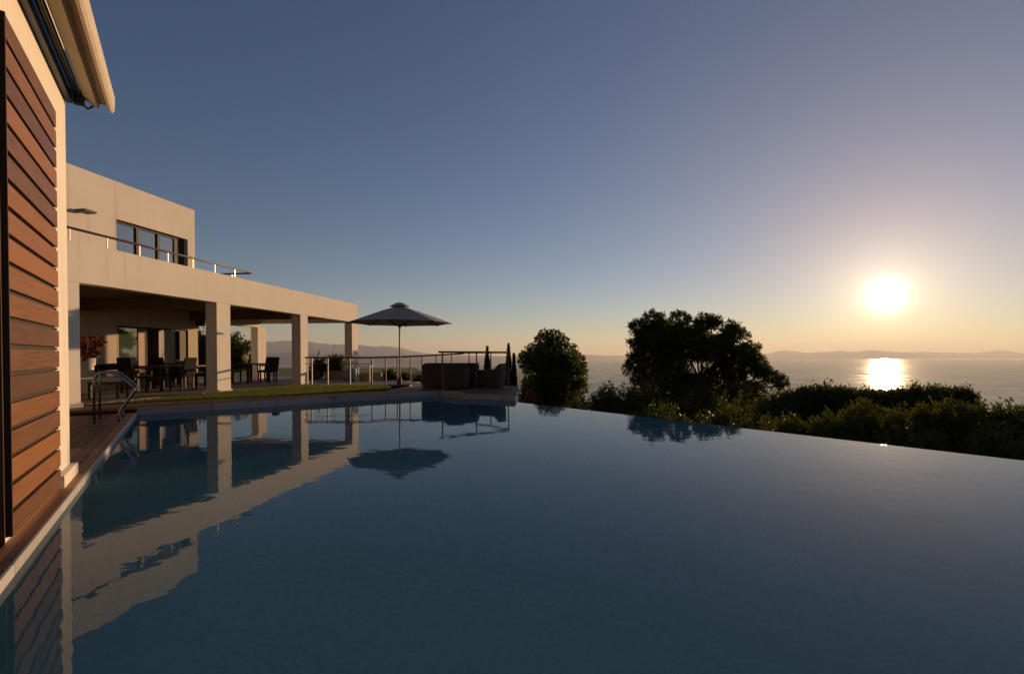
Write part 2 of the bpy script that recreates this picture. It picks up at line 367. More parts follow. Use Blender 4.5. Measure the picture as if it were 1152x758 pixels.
bm = bmesh.new(); bm.from_mesh(pw); bmesh.ops.remove_doubles(bm, verts=bm.verts, dist=1e-4)
for f in bm.faces:
    f.normal_update()
    if f.normal.z < 0 or (abs(f.normal.z) < 1e-3 and f.normal.x*nrm.x+f.normal.y*nrm.y < 0): f.normal_flip()
    f.smooth = len(f.verts) == 4
bm.to_mesh(pw); bm.free(); pw.materials.append(M['water'])
pwo = bpy.data.objects.new('pool_water', pw); COL.objects.link(pwo); struct(pwo)
# basin: floor and walls (tiled), wall along the infinity edge 0.14 m thick
bs = MB()
ctr = Vector((sum(p[0] for p in poly_in)/len(poly_in), sum(p[1] for p in poly_in)/len(poly_in)))
bs.add([(x,y,-1.45) for x,y in poly_in], [tuple(range(len(poly_in)))])
for i in range(len(poly_in)):
    a, b = poly_in[i], poly_in[(i+1)%len(poly_in)]
    bs.add([(a[0],a[1],-1.45),(b[0],b[1],-1.45),(b[0],b[1],-.006),(a[0],a[1],-.006)], [(0,1,2,3)])
basin = struct(bs.build('pool_basin', M['mosaic']))
iw = MB()
a, b = Vector(B_), Vector(C2)
q = [a+nrm*.004, b+nrm*.004, b+nrm*.14, a+nrm*.14]
iw.prism([(p.x,p.y) for p in q], -2.6, -.03)
struct(iw.build('pool_edge_wall', M['mosaic']))

# coping: white band along the near deck, slabs along the far side
def strip(mb, a, b, side, w0, w1, z0, z1):
    a, b = Vector(a), Vector(b); q = [a+side*w0, b+side*w0, b+side*w1, a+side*w1]
    mb.prism([(p.x,p.y) for p in q], z0, z1)
cp = MB(); mo = Vector(MO)
p0 = Vector(PN)
ln = (Vector(PA)-p0).length; k = 0; x = 0
while x < ln-.01:
    e = min(x+1.2, ln); d = (Vector(PA)-p0).normalized()
    strip(cp, p0+d*(x+.003), p0+d*(e-.003), -mo, 0, .024, -.5, .064); x = e
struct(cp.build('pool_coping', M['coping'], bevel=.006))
cf = MB()
farp = [PA, KM, K2, K3, PB]
def nout(a, b):
    d = (Vector(b)-Vector(a)).normalized(); n_ = Vector((-d.y, d.x)); return n_ if n_.y > 0 else -n_
for i in range(len(farp)-1):
    a, b = Vector(farp[i]), Vector(farp[i+1]); l = (b-a).length; k = max(1, round(l/1.55)); no = nout(a, b)
    h = .14 if i < 2 else (.172 if i == 2 else .152)
    for j in range(k):
        d = (b-a)/l; s0 = a+d*(l*j/k+.006); s1 = a+d*(l*(j+1)/k-.006)
        strip(cf, s0, s1, no, 0, .12 if i < 3 else .05, -.5, h)
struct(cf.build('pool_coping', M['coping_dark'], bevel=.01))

# ------------------------------------------------------------------ decks and floors
def boards(name, poly, ang, bw, z0, z1, m, gap=.006, seglen=2.4):
    """deck boards clipped to a convex polygon, running along ang"""
    d = Vector((math.cos(ang), math.sin(ang))); nn = Vector((-d.y, d.x)); mb = MB()
    pv = [Vector(p) for p in poly]
    lo, hi = min(p.dot(nn) for p in pv), max(p.dot(nn) for p in pv)
    y = lo; r = random.Random(3)
    while y < hi:
        y0, y1 = y+gap/2, min(y+bw-gap/2, hi)
        if y1 <= y0: break
        def span(c):
            xs = []
            for i in range(len(pv)):
                a, b = pv[i], pv[(i+1)%len(pv)]; ca, cb = a.dot(nn)-c, b.dot(nn)-c
                if (ca <= 0) != (cb <= 0): t = ca/(ca-cb); xs.append((a+(b-a)*t).dot(d))
            return (min(xs), max(xs)) if len(xs) >= 2 else None
        s0, s1 = span(y0+1e-4), span(y1-1e-4)
        if s0 and s1:
            x0, x1 = max(s0[0], s1[0]), min(s0[1], s1[1]); xs = [x0]
            xx = x0 + r.uniform(.4, 1)*seglen
            while xx < x1-.3: xs.append(xx); xx += seglen
            xs.append(x1)
            for i in range(len(xs)-1):
                if xs[i+1]-xs[i] < .02: continue
                l0 = s0[0] if i == 0 else xs[i]+.002; l1 = s1[0] if i == 0 else xs[i]+.002
                h0 = s0[1] if i == len(xs)-2 else xs[i+1]-.002; h1 = s1[1] if i == len(xs)-2 else xs[i+1]-.002
                q = [d*l0+nn*y0, d*h0+nn*y0, d*h1+nn*y1, d*l1+nn*y1]
                mb.prism([(p.x,p.y) for p in q], z0, z1)
        y += bw
    return mb.build(name, m)
# near deck along the wing, boards parallel to the pool edge
struct(boards('pool_deck', [W(-8.5,.110), W(6.0,.110), W(6.0,-.0), W(-8.5,-.0)], WR, .11, .02, .058, M['deck_lit']))
dk = boards('pool_deck', [W(.03,-.004), W(6.0,-.004), W(6.0,-3.2), W(.03,-4.6)], WR, .125, .02, .058, M['deck']); struct(dk)
struct(MB().prism([W(-8.5,.108), W(6.0,.108), W(6.0,-4.5), W(-8.5,-4.5)], -.9, .012).build('deck_base', M['black']))
# far strip of boards behind the coping, then lawn, then tiled terrace
nA = nout(PA, K2); dA = (Vector(K2)-Vector(PA)).normalized()
a0, a1_ = Vector(PA)+nA*.125-dA*1.6, Vector(K2)+nA*.125
f0, f1 = Vector(PA)+nA*1.15-dA*1.9, Vector(K2)+nA*1.15-dA*.2
struct(boards('pool_deck', [tuple(a0), tuple(a1_), tuple(f1), tuple(f0)], math.atan2(dA.y,dA.x), .125, .10, .150, M['deck']))
LW = [tuple(Vector(PA)+nA*1.16-dA*1.85), (-5.05,13.55), (-3.75,14.75), (-4.1,16.2), (-5.2,16.9), (-7.2,17.1), (-7.75,16.6), (-8.35,13.2), (-8.80,10.2)]
struct(MB().prism(LW, .05, .150).build('lawn', M['lawn']))
# terrace slab (tiles as separate pieces of one sheet) under house, railing and umbrella
TP = [(-9.6,9.75), (-8.9,9.9), tuple(Vector(PA)+nA*1.0-dA*1.3), (-2.5,14.9), (-2.0,18.2), (-3.6,19.4), (-6.2,24.5), (-14.5,24.5), (-17.5,9.0)]
struct(MB().prism(TP, -2.4, .095).build('terrace_base', M['tile']))
tl = MB(); ts = .6
def inside(p, poly):
    c = False; x, y = p
    for i in range(len(poly)):
        (x0,y0), (x1,y1) = poly[i], poly[i-1]
        if (y0 > y) != (y1 > y) and x < (x1-x0)*(y-y0)/(y1-y0)+x0: c = not c
    return c
for i in range(-6, 30):
    for j in range(-12, 16):
        s0, d0 = i*ts, j*ts
        cs = [H(s0+.003,d0+.003), H(s0+ts-.003,d0+.003), H(s0+ts-.003,d0+ts-.003), H(s0+.003,d0+ts-.003)]
        if all(inside(c, TP) for c in cs) and not any(inside(c, LW) for c in cs): tl.prism(cs, .096, .142)
struct(tl.build('terrace_floor', M['tile']))
# sitting platform at the far corner
P1, P2 = Vector(K2)+nA*.34, Vector(K3)
PL = [(-2.75,14.6), (-2.1,14.32), (-1.36,13.46), (.09,12.77), (.22,16.25), (-1.9,18.25), (-3.2,18.3)]
struct(boards('seating_platform', PL, math.atan2(dA.y,dA.x)+R(20), .13, .10, .162, M['deck_red']))
struct(MB().prism([(-2.75,14.62), (-2.1,14.36), (-1.36,13.50), (.085,12.80), (.21,16.2), (-1.9,18.2), (-3.2,18.25)], -2.6, .096).build('platform_base', M['plaster']))
# grass blades
n = 26000; pts = []
xs = RNG.uniform(-9.2,-3.6, n*3); ys = RNG.uniform(9.8,17.2, n*3)
keep = np.array([inside((x,y), LW) for x, y in zip(xs, ys)]); xs, ys = xs[keep], ys[keep]; n = len(xs)
hh = RNG.uniform(.025,.07, n); th = RNG.uniform(0, 6.28, n); ww = RNG.uniform(.006,.012, n); ln_ = RNG.uniform(-.03,.03,(n,2))
V = np.zeros((n,3,3)); V[:,0] = np.c_[xs-np.cos(th)*ww, ys-np.sin(th)*ww, np.full(n,.149)]; V[:,1] = np.c_[xs+np.cos(th)*ww, ys+np.sin(th)*ww, np.full(n,.149)]
V[:,2] = np.c_[xs+ln_[:,0], ys+ln_[:,1], .149+hh]
g = fast_mesh('grass', V.reshape(-1,3), np.arange(n*3).reshape(-1,3), M['grass']); tag(g, 'short green lawn grass beside the pool', 'grass', kind='stuff')

# ------------------------------------------------------------------ near wing
wing = thing('house_wing', 'near cream wall wing with slatted teak shutter and folded awning at left edge', 'house', (*OW, 0), WR)
wl = MB(); wl.box(-2.06,0, 0,.26, .03,4.4); wl.box(-4.6,-2.06, 0,.26, 3.32,4.4); wl.box(-8.5,-4.6, 0,.26, .03,4.4)
wl.box(-.26,0, .26,6.5, .03,4.4)
wl.build('wall', M['plaster'], wing)
MB().box(-8.5,-.27, .27,6.5, 4.2,4.35).build('roof', M['plaster'], wing)
MB().box(-.62,.045, -.055,-.002, .058,.165).box(.002,.045, -.002,.3, .058,.165).build('plinth', M['plaster'], wing, bevel=.006)
MB().box(-2.096,-2.086, -.010,.40, .03,3.3).build('door_jamb', M['jamb'], wing, bevel=.004)
MB().box(-4.6,-2.10, .30,.34, .05,3.3).box(-4.6,-2.10, 3.24,3.3, .1,.3).build('inner_door', M['dark_wood'], wing)
sh = MB(); pitch = .1675; z = .125
sh_f = MB(); sh_f.box(-2.082,-.66, -.012,-.002, .10,3.26); sh_f.box(-2.082,-2.066, -.04,-.012, .10,3.26)
frame = sh_f.build('shutter', M['dark_wood'], wing)
z = .10
while z < 3.25:
    sh.box(-2.064,-.672, -.040,-.013, z, min(z+pitch-.031, 3.26)); z += pitch
sh.build('slats', M['teak'], frame, bevel=.003)
z = .10+pitch-.0155
while z < 3.2:
    MB().box(-.69,-.672, -.030,-.013, z-.009, z+.009).build('slat_pin', M['steel'], frame); z += pitch
# folded awning
aw = MB(); aw.box(-8.4,.03, -.050,-.002, 3.62,3.86)
awn = aw.build('awning', M['roller'], wing, bevel=.004)
rl = MB().tube([(-8.4,-.088,3.71),(.02,-.088,3.71)], .030, 14); rl.build('roller', M['roller'], awn, smooth=True)
MB().tube([(-8.4,-.108,3.675),(.0,-.108,3.675)], .009, 8).build('roller_rail', M['chrome'], awn, smooth=True)
fb = MB(); prof = [(-.105,3.775),(-.13,3.70),(-.185,3.665),(-.235,3.635),(-.25,3.69),(-.285,3.685),(-.31,3.70)]
th_ = .006
vv, ff = [], []
for xx in (-8.4, .06):
    for (y_, z_) in prof: vv.append((xx,y_,z_))
    for (y_, z_) in reversed(prof): vv.append((xx,y_,z_+th_+.0))
k = len(prof)*2
for i in range(k): ff.append((i,(i+1)%k,k+(i+1)%k,k+i))
ff += [tuple(range(k)), tuple(range(2*k-1,k-1,-1))]
fb.add(vv, ff).build('fabric', M['awning_fabric'], awn)
fbm = MB(); pr_ = [(-.300,3.685),(-.310,3.645),(-.335,3.625),(-.358,3.655),(-.362,3.79),(-.335,3.82),(-.300,3.80)]
vv = [(-8.4,y_,z_) for y_, z_ in pr_]+[(.085,y_,z_) for y_, z_ in pr_]; k = len(pr_)
fbm.add(vv, [(i,(i+1)%k,k+(i+1)%k,k+i) for i in range(k)]+[tuple(range(k)), tuple(range(2*k-1,k-1,-1))])
fbm.build('front_bar', M['awning_paint'], awn, bevel=.004)
MB().box(-.02,.045, -.14,-.056, 3.62,3.75).tube([(.01,-.10,3.66),(.03,-.16,3.60),(.03,-.20,3.64)], .012).build('bracket', M['black'], awn, bevel=.006)

# ------------------------------------------------------------------ main house
house = thing('house', 'two storey cream modern house with columned terrace across the pool', 'house', (*OH, 0), HR)
def HP(mb, name, m, parent=house, **k): return mb.build(name, M[m], parent, **k)
for (s0, s1, d0) in [(-.1,.53,0), (4.23,4.75,0), (8.24,8.70,0), (12.14,12.72,0), (12.14,12.72,4.6)]:
    c = MB(); zt = 2.69 if d0 == 0 else 2.5
    c.box(s0, s1, d0+.001, d0+.35, .10, zt-.002); c.box(s0-.03, s1+.03, d0-.03, d0+.38, .10, .235)
    HP(c, 'column', 'plaster')
fa = MB().box(-3.5,12.72, 0,.30, 2.69,3.52)
HP(fa, 'fascia', 'plaster', bevel=.008)
HP(MB().box(12.42,12.72, .302,4.95, 2.69,3.52), 'fascia', 'plaster')
HP(MB().box(8.702,12.418, 4.65,4.95, 2.5,3.52), 'fascia', 'plaster')
HP(MB().box(-3.5,12.418, .302,4.648, 2.86,3.10), 'ceiling', 'ceiling')
for s in (4.3, 8.3): HP(MB().box(s, s+.34, .302,4.6, 2.55,2.858), 'ceiling_beam', 'ceiling')
gw = MB(); gw.box(-3.5,5.45, 4.602,4.82, .10,2.858); gw.box(5.45,8.24, 4.602,4.82, 2.17,2.858); gw.box(8.24,8.70, 4.602,4.95, .10,2.858)
gw.box(-3.5,-3.25, .302,4.60, .1,2.858)
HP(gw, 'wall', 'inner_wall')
sd = MB(); sd.box(8.45,8.70, 4.95,9.5, .1,2.858); sd.box(-3.5,8.45, 9.3,9.5, .1,2.858); sd.box(-3.5,8.45, 4.83,9.3, 2.86,3.05)
HP(sd, 'wall', 'plaster')
# sliding door
fr = MB(); z0, z1 = .145, 2.168
fr.box(5.452,5.50, 4.64,4.78, z0,z1); fr.box(5.50,8.16, 4.64,4.78, 2.11,z1); fr.box(7.90,8.238, 4.64,4.78, z0,z1)
door = HP(fr, 'sliding_door', 'dark_wood')
pf = MB(); pf.box(5.505,5.56, 4.66,4.70, z0,2.105); pf.box(6.24,6.45, 4.65,4.71, z0,2.105); pf.box(5.56,6.24, 4.66,4.70, z0,.24)
leaf = HP(pf, 'door_leaf', 'orange_wood', door)
HP(MB().box(5.56,6.24, 4.675,4.681, .24,2.105), 'pane', 'door_glass', leaf)
HP(MB().box(5.565,6.235, 4.684,4.690, 1.03,2.10).box(5.565,6.235, 4.683,4.692, 1.01,1.03), 'roller_blind', 'blind', leaf)
pf = MB(); pf.box(7.10,7.18, 4.72,4.76, z0,2.105); pf.box(7.18,7.898, 4.72,4.76, z0,.22)
leaf2 = HP(pf, 'door_leaf', 'orange_wood', door)
HP(MB().box(7.18,7.90, 4.738,4.744, .22,2.105), 'pane', 'glass', leaf2)
def curtain(s0, s1, d, za, zb, name='curtain'):
    vs, fs = [], []; nn = int((s1-s0)/.02)
    for i in range(nn+1):
        s = s0+(s1-s0)*i/nn; y = d+.03*math.sin(s*70)+.012*math.sin(s*31)
        vs += [(s,y,za),(s,y,zb)]
    for i in range(nn): fs.append((2*i,2*i+2,2*i+3,2*i+1))
    o = HP(MB().add(vs, fs), name, 'curtain', house, smooth=True)
curtain(6.48,6.80, 4.92, .15, 2.1); curtain(5.52,6.3, 4.98, .15, 2.1)
# upper storey
up = MB(); up.box(-6,3.31, 2.2,2.45, 3.10,5.86); up.box(5.65,5.93, 2.2,2.45, 3.10,5.86); up.box(3.31,5.65, 2.2,2.45, 4.86,5.86); up.box(3.31,5.65, 2.2,2.45, 3.10,3.16)
up.box(5.68,5.93, 2.45,9.3, 3.10,5.86); up.box(-6,5.68, 9.05,9.3, 3.10,5.86)
HP(up, 'upper_wall', 'plaster')
HP(MB().box(-6,5.678, 2.452,9.05, 5.35,5.55), 'roof', 'plaster')
HP(MB().box(-6,5.67, 2.46,9.0, 3.06,3.105).box(-3.5,12.41, .31,2.2, 3.105,3.16).box(5.94,12.41, 2.2,4.64, 3.105,3.16), 'upper_floor', 'tile')
wf_ = MB(); y0, y1 = 2.33, 2.40
wf_.box(3.312,3.36, y0,y1, 3.162,4.858); wf_.box(5.60,5.648, y0,y1, 3.162,4.858); wf_.box(3.36,5.60, y0,y1, 4.80,4.858); wf_.box(3.36,5.60, y0,y1, 3.162,3.21)
wf_.box(4.00,4.08, y0-.01,y1, 3.21,4.80); wf_.box(4.68,4.76, y0-.01,y1, 3.21,4.80); wf_.box(5.28,5.60, y0+.005,y1, 3.21,4.80)
win = HP(wf_, 'window', 'dark_wood', bevel=.004)
for (a, b) in ((3.36,4.00),(4.08,4.68),(4.76,5.28)): HP(MB().box(a,b, 2.365,2.371, 3.21,4.80), 'pane', 'glass', win)
HP(MB().box(-2,5.6, 4.2,4.25, 3.11,5.34), 'inner_wall', 'dark_wood')  # dark backdrop behind the panes, the unlit room's darkness put into its colour
# wall lamp
lp = MB(); lp.box(2.28,2.34, 2.10,2.199, 4.72,4.80); lp.box(2.16,2.46, 1.80,2.10, 4.72,4.775)
HP(lp, 'wall_lamp', 'black', bevel=.01)
# terrace speaker under the ceiling
HP(MB().box(8.36,8.56, 4.15,4.40, 2.32,2.55), 'speaker', 'black', bevel=.01)
# balcony rail
rl = MB().tube([(-3.5,.15,3.80),(5.85,.15,3.80),(5.93,.20,3.80),(5.95,.30,3.80),(5.95,2.5,3.80)], .028, 8)
rail = HP(rl, 'balcony_railing', 'handrail', smooth=True)
s = -3.4
while s < 5.9:
    HP(MB().box(s-.008,s+.008, .135,.165, 3.521,3.775), 'post', 'steel', rail); s += .775
for d_ in (.9, 1.6): HP(MB().box(5.935,5.965, d_-.012,d_+.012, 3.161,3.775), 'post', 'steel', rail)

# ------------------------------------------------------------------ pool handrails (figure-four grab rails)
def fillet(pts, r, n=6):
    out_ = [Vector(pts[0])]
    for i in range(1, len(pts)-1):
        a, b, c = Vector(pts[i-1]), Vector(pts[i]), Vector(pts[i+1])
        u, v_ = (a-b), (c-b); rr = min(r, u.length*.45, v_.length*.45); p, q = b+u.normalized()*rr, b+v_.normalized()*rr
        for k in range(n+1):
            t = k/n; out_.append(p*(1-t)**2+b*2*t*(1-t)+q*t*t)
    out_.append(Vector(pts[-1])); return out_
def handrail(label, loc):
    t = thing('pool_handrail', label, 'handrail', loc, math.atan2(MO[1],MO[0]), 'chrome handrails at the pool ladder')
    pts = fillet([(0,0,.0),(0,0,.92),(.28,0,.95),(.58,0,.62),(.53,0,.52),(.34,0,.22),(.34,0,0)], .16)
    MB().tube(pts, .022, 12).build('rail', M['chrome'], t, smooth=True)
    for x_ in (0,.34): MB().lathe([(.045,.0),(.045,.012),(.024,.022)], 16, (x_,0,0)).build('floor_flange', M['chrome'], t, smooth=True)
    t.scale = (.92,.92,.92)
    return t
handrail('nearer of the two curved chrome grab rails on the wooden pool deck', (-6.87,7.88,.058))
handrail('farther of the two curved chrome grab rails on the wooden pool deck', (-7.25,8.43,.058))

# ------------------------------------------------------------------ umbrella
ux, uy = -3.86, 16.5
um = thing('parasol', 'open grey brown octagonal parasol on a pole beside the lawn', 'parasol', (ux,uy,.155), R(6))
MB().tube([(0,0,.05),(0,0,2.80)], .030, 12).build('pole', M['white_paint'], um, smooth=True)
MB().lathe([(.42,0),(.42,.05),(.40,.062),(.07,.07),(.06,.30),(.035,.31)], 32).build('base', M['dark_wood'], um, smooth=False)
vs, fs = [(0,0,2.80)], []; nr, ns = 8, 6
for i in range(nr):
    for j in range(ns):
        f = j/ns; a0_, a1_ = 2*math.pi*i/nr, 2*math.pi*(i+1)/nr
        for q_, rr in enumerate((.24,.7,1.2,1.78)):
            p = Vector((math.cos(a0_),math.sin(a0_)))*(1-f)+Vector((math.cos(a1_),math.sin(a1_)))*f
            zz = 2.76-.60*(rr/1.78)**1.12 + (-.022*math.sin(math.pi*f)*(rr/1.78)) + (.03*math.sin(math.pi*f) if q_ == 3 else 0)
            vs.append((p.x*rr,p.y*rr,zz))
def vi(c, q_): return 1+(c%(nr*ns))*4+q_
for c in range(nr*ns):
    for q_ in range(3): fs.append((vi(c,q_),vi(c+1,q_),vi(c+1,q_+1),vi(c,q_+1)))
    fs.append((0,vi(c+1,0),vi(c,0)))
cano = MB().add(vs, fs).build('canopy', M['canvas'], um)
sol = cano.modifiers.new('s','SOLIDIFY'); sol.thickness = .006
vs, fs = [(0,0,2.875)], []
for i in range(nr):
    for q_, (rr, zz) in enumerate(((.16,2.835),(.35,2.735))):
        a_ = 2*math.pi*i/nr; vs.append((math.cos(a_)*rr, math.sin(a_)*rr, zz))
for i in range(nr):
    j = (i+1)%nr; fs += [(0,1+i*2,1+j*2),(1+i*2,2+i*2,2+j*2,1+j*2)]
MB().add(vs, fs).build('vent', M['canvas'], cano).modifiers.new('s','SOLIDIFY').thickness = .006
MB().lathe([(.06,2.02),(.06,2.10),(.03,2.12)], 12).build('hub', M['dark_wood'], um)
for i in range(nr):
    a_ = 2*math.pi*i/nr; c_, s_ = math.cos(a_), math.sin(a_)
    rb = MB().bar((c_*.03,s_*.03,2.73),(c_*1.76,s_*1.76,2.135), .018,.024)
    rb.build('rib', M['dark_wood'], um)
    MB().bar((c_*.05,s_*.05,2.07),(c_*.85,s_*.85,2.44), .016,.02).build('strut', M['dark_wood'], um)

# ------------------------------------------------------------------ railings
def railing(label, pts, posts, top, mids, post_mat, group=None, zb=.145):
    t = thing('terrace_railing', label, 'railing', (pts[0][0],pts[0][1],zb), 0, group)
    o = Vector((pts[0][0],pts[0][1],zb))
    def loc(p, z): return (p[0]-o.x, p[1]-o.y, z-zb)
    tp = [loc(p, p[2] if len(p) > 2 else top) for p in pts]
    MB().tube(tp, .03, 8).build('handrail', M['handrail'], t, smooth=True)
    for dz in mids: MB().tube([(a, b, c-dz) for a, b, c in tp], .013, 6).build('bar', M['handrail'], t, smooth=True)
    for p in posts:
        zt = p[2] if len(p) > 2 else top
        MB().box(p[0]-o.x-.02, p[0]-o.x+.02, p[1]-o.y-.02, p[1]-o.y+.02, 0, zt-zb-.02).build('post', M[post_mat], t, bevel=.003)
    return t
arc = [(-7.42,17.55),(-7.40,17.2),(-7.30,16.98),(-7.10,16.86),(-6.8,16.8),(-6.44,16.78),(-5.67,16.8),(-4.95,17.0)]
railing('white posted terrace railing curving out in front of the house columns', arc, [(-7.40,17.35),(-7.22,16.93),(-7.02,16.83),(-6.44,16.78),(-5.67,16.8)], 1.13, (.22,), 'white_paint')
run = [(-5.0,17.05,1.13),(-4.2,17.5,1.15),(-3.2,17.95,1.20),(-2.0,18.35,1.27),(-1.82,18.25,1.29)]
railing('dark terrace railing running behind the parasol towards the wicker armchairs', run, [(-4.98,17.06,1.13),(-4.55,17.28,1.14),(-4.18,17.5,1.15),(-3.75,17.7,1.17),(-3.35,17.88,1.19),(-2.85,18.08,1.22),(-2.3,18.26,1.25)], 1.2, (), 'handrail')
ps = [(-2.12,14.62),(-1.14,15.42),(-.12,16.1)]
railing('dark timber topped railing around the wicker chairs at the pool corner', [(-2.22,14.55),(-.10,16.15),(-.16,16.3),(-1.82,18.15)], ps+[(-.75,16.98),(-1.6,17.9)], 1.31, (), 'handrail', zb=.165)

# ------------------------------------------------------------------ wicker armchairs
def armchair(label, loc, rz, scale=1):
    t = thing('wicker_armchair', label, 'armchair', loc, rz, 'wicker armchairs at the pool corner')
    vs, fs = [], []; n = 28
    for i in range(n+1):
        a = R(-145+290*i/n)             # 0 = back (local -Y)
        def pt(r):
            c, s_ = math.sin(a), -math.cos(a); k = (abs(c)**3.2+abs(s_)**3.2)**(-1/3.2); return c*k*r, s_*k*r
        h = .58+.20*(1-min(1,max(0,(abs(a)-R(38))/R(30))))**1.5 if abs(a) < R(68) else .58
        bul = 1.0
        for (r, z, b_) in ((.38,.03,1),(.43,h*.55,1),(.435,h,1),(.345,h,1),(.335,h*.55,1),(.32,.30,1)):
            x_, y_ = pt(r*scale); vs.append((x_, y_, z))
    m_ = 6
    for i in range(n):
        for k in range(m_-1): fs.append((i*m_+k,(i+1)*m_+k,(i+1)*m_+k+1,i*m_+k+1))
        fs.append((i*m_+5,(i+1)*m_+5,(i+1)*m_,i*m_))
    fs += [tuple(range(m_)), tuple(n*m_+k for k in range(m_-1,-1,-1))]
    MB().add(vs, fs).build('shell', M['wicker'], t, smooth=False, bevel=.012)
    MB().box(-.30,.30, -.28,.36, .03,.30).build('seat_base', M['wicker'], t, bevel=.02)
    MB().box(-.29,.29, -.27,.36, .302,.43).build('seat_cushion', M['cushion'], t, bevel=.04)
    MB().box(-.25,.25, -.30,-.19, .432,.70).build('back_cushion', M['cushion'], t, bevel=.04)
    for sx in (-1,1):
        for sy in (-1,1): MB().tube([(sx*.27,sy*.27,0),(sx*.27,sy*.27,.05)], .02, 8).build('foot', M['black'], t)
    return t
sf = thing('wicker_sofa', 'wicker sofa with its back to the pool, left of the armchairs', 'sofa', (-2.02,16.05,.163), R(4))
MB().box(-.90,.90, -.42,.40, .03,.32).build('seat_base', M['wicker'], sf, bevel=.02)
sb_ = MB(); sb_.add([(-.92,-.46,.03),(.92,-.46,.03),(.92,-.46,.74),(.80,-.48,.80),(-.80,-.48,.80),(-.92,-.46,.74),(-.92,-.30,.03),(.92,-.30,.03),(.92,-.36,.74),(.80,-.39,.80),(-.80,-.39,.80),(-.92,-.36,.74)],
  [(0,1,2,3,4,5),(11,10,9,8,7,6),(0,6,7,1),(1,7,8,2),(2,8,9,3),(3,9,10,4),(4,10,11,5),(5,11,6,0)]); sb_.build('backrest', M['wicker'], sf, bevel=.015)
for sx in (-1,1): MB().box(sx*.83-.09,sx*.83+.09, -.29,.42, .325,.60).build('armrest', M['wicker'], sf, bevel=.025)
for sx in (-1,1): MB().box(sx*.365-.355,sx*.365+.355, -.28,.40, .325,.45).build('seat_cushion', M['cushion'], sf, bevel=.04)
armchair('wicker armchair seen squarely from behind, nearest the pool at the corner', (-1.78,15.15,.163), R(8))
armchair('wicker armchair turned sideways beside the cypress, right of the low table', (-.66,15.75,.163), R(72))
ct = thing('coffee_table', 'low wicker coffee table between the armchairs at the pool corner', 'table', (-1.32,16.25,.163))
MB().box(-.40,.40, -.28,.28, .40,.44).build('table_top', M['cushion'], ct, bevel=.008)
MB().box(-.36,.36, -.24,.24, .03,.398).build('table_base', M['wicker'], ct, bevel=.01)
ln_o = thing('candle_holder', 'slim white candle holder standing on the low wicker table', 'candle holder', (-1.14,16.2,.603))
MB().lathe([(.055,0),(.05,.02),(.022,.05),(.022,.14),(.045,.16)], 16).build('stand', M['ceramic'], ln_o, smooth=True)
MB().lathe([(.036,.16),(.036,.36),(.02,.365)], 16).build('candle', M['white_paint'], ln_o, smooth=True)

# ------------------------------------------------------------------ dining furniture under the roof
def chair(label, loc, rz, first=None, group='dark dining chairs on the covered terrace'):
    if first:
        t = copy_tree(first); t.location = loc; t.rotation_euler = (0,0,rz); t['label'] = label; t['group'] = group; return t
    t = thing('dining_chair', label, 'chair', loc, rz, group)
    MB().box(-.24,.24, -.22,.24, .40,.46).build('seat', M['dark_fabric'], t, bevel=.015)
    bk = MB(); bk.add([(-.24,-.20,.46),(.24,-.20,.46),(.22,-.30,1.0),(-.22,-.30,1.0),(-.24,-.25,.46),(.24,-.25,.46),(.22,-.34,1.0),(-.22,-.34,1.0)],
                      [(0,1,2,3),(4,7,6,5),(0,3,7,4),(1,5,6,2),(3,2,6,7),(0,4,5,1)])
    bk.build('backrest', M['dark_fabric'], t, bevel=.012)
    for sx in (-1,1):
        for sy in (-1,1): MB().bar((sx*.21,sy*.19,0),(sx*.21,sy*.19,.40), .045,.045).build('leg', M['dark_wood'], t)
    for sx in (-1,1):
        MB().bar((sx*.26,-.24,.66),(sx*.26,.20,.66), .045,.03).bar((sx*.26,.18,.43),(sx*.26,.18,.65), .035,.035).build('armrest', M['dark_wood'], t)
    return t
def table(label, loc, rz, lx, ly):
    t = thing('dining_table', label, 'table', loc, rz, 'dark dining tables on the covered terrace')
    MB().box(-lx/2,lx/2, -ly/2,ly/2, .70,.75).build('table_top', M['dark_wood'], t, bevel=.006)
    for sx in (-1,1):
        for sy in (-1,1): MB().box(sx*(lx/2-.09)-.035,sx*(lx/2-.09)+.035, sy*(ly/2-.09)-.035,sy*(ly/2-.09)+.035, 0,.698).build('leg', M['dark_wood'], t)
    return t
FZ = .144
def h3(s, d): x_, y_ = H(s, d); return (x_, y_, FZ)
TS, TD = 5.5, 2.6
table('long dark dining table laid with glasses in front of the sliding door', h3(TS,TD), HR, 1.9, 1.0)
ch0 = chair('dark dining chair facing the house, nearest the pool at the table by the door', h3(TS-.5,TD-.75), HR)
for lab, s, d, rz in (('dark dining chair at the pool side of the long table, next to the column', TS+.45,TD-.78,HR),
                      ('dark dining chair at the near end of the long table', TS-1.35,TD,HR-R(90)),
                      ('dark dining chair at the far end of the long table', TS+1.35,TD+.05,HR+R(90)),
                      ('dark dining chair on the house side of the long table, by the glass door', TS-.45,TD+.8,HR+R(180)),
                      ('dark dining chair on the house side of the long table, by the open door', TS+.5,TD+.82,HR+R(176))):
    chair(lab, h3(s,d), rz, ch0)
def wineglass(label, s, d, first=None):
    x_, y_ = H(s, d)
    if first: t = copy_tree(first); t.location = (x_,y_,FZ+.75)
    else:
        t = thing('wine_glass', label, 'glass', (x_,y_,FZ+.75), 0, 'glasses laid on the dining table')
        MB().lathe([(.04,0),(.035,.006),(.006,.012),(.005,.085)], 14).build('stem', M['clear'], t, smooth=True)
        MB().lathe([(.006,.086),(.032,.11),(.042,.15),(.034,.20)], 14).build('bowl', M['clear'], t, smooth=True)
    t['label'] = label; return t
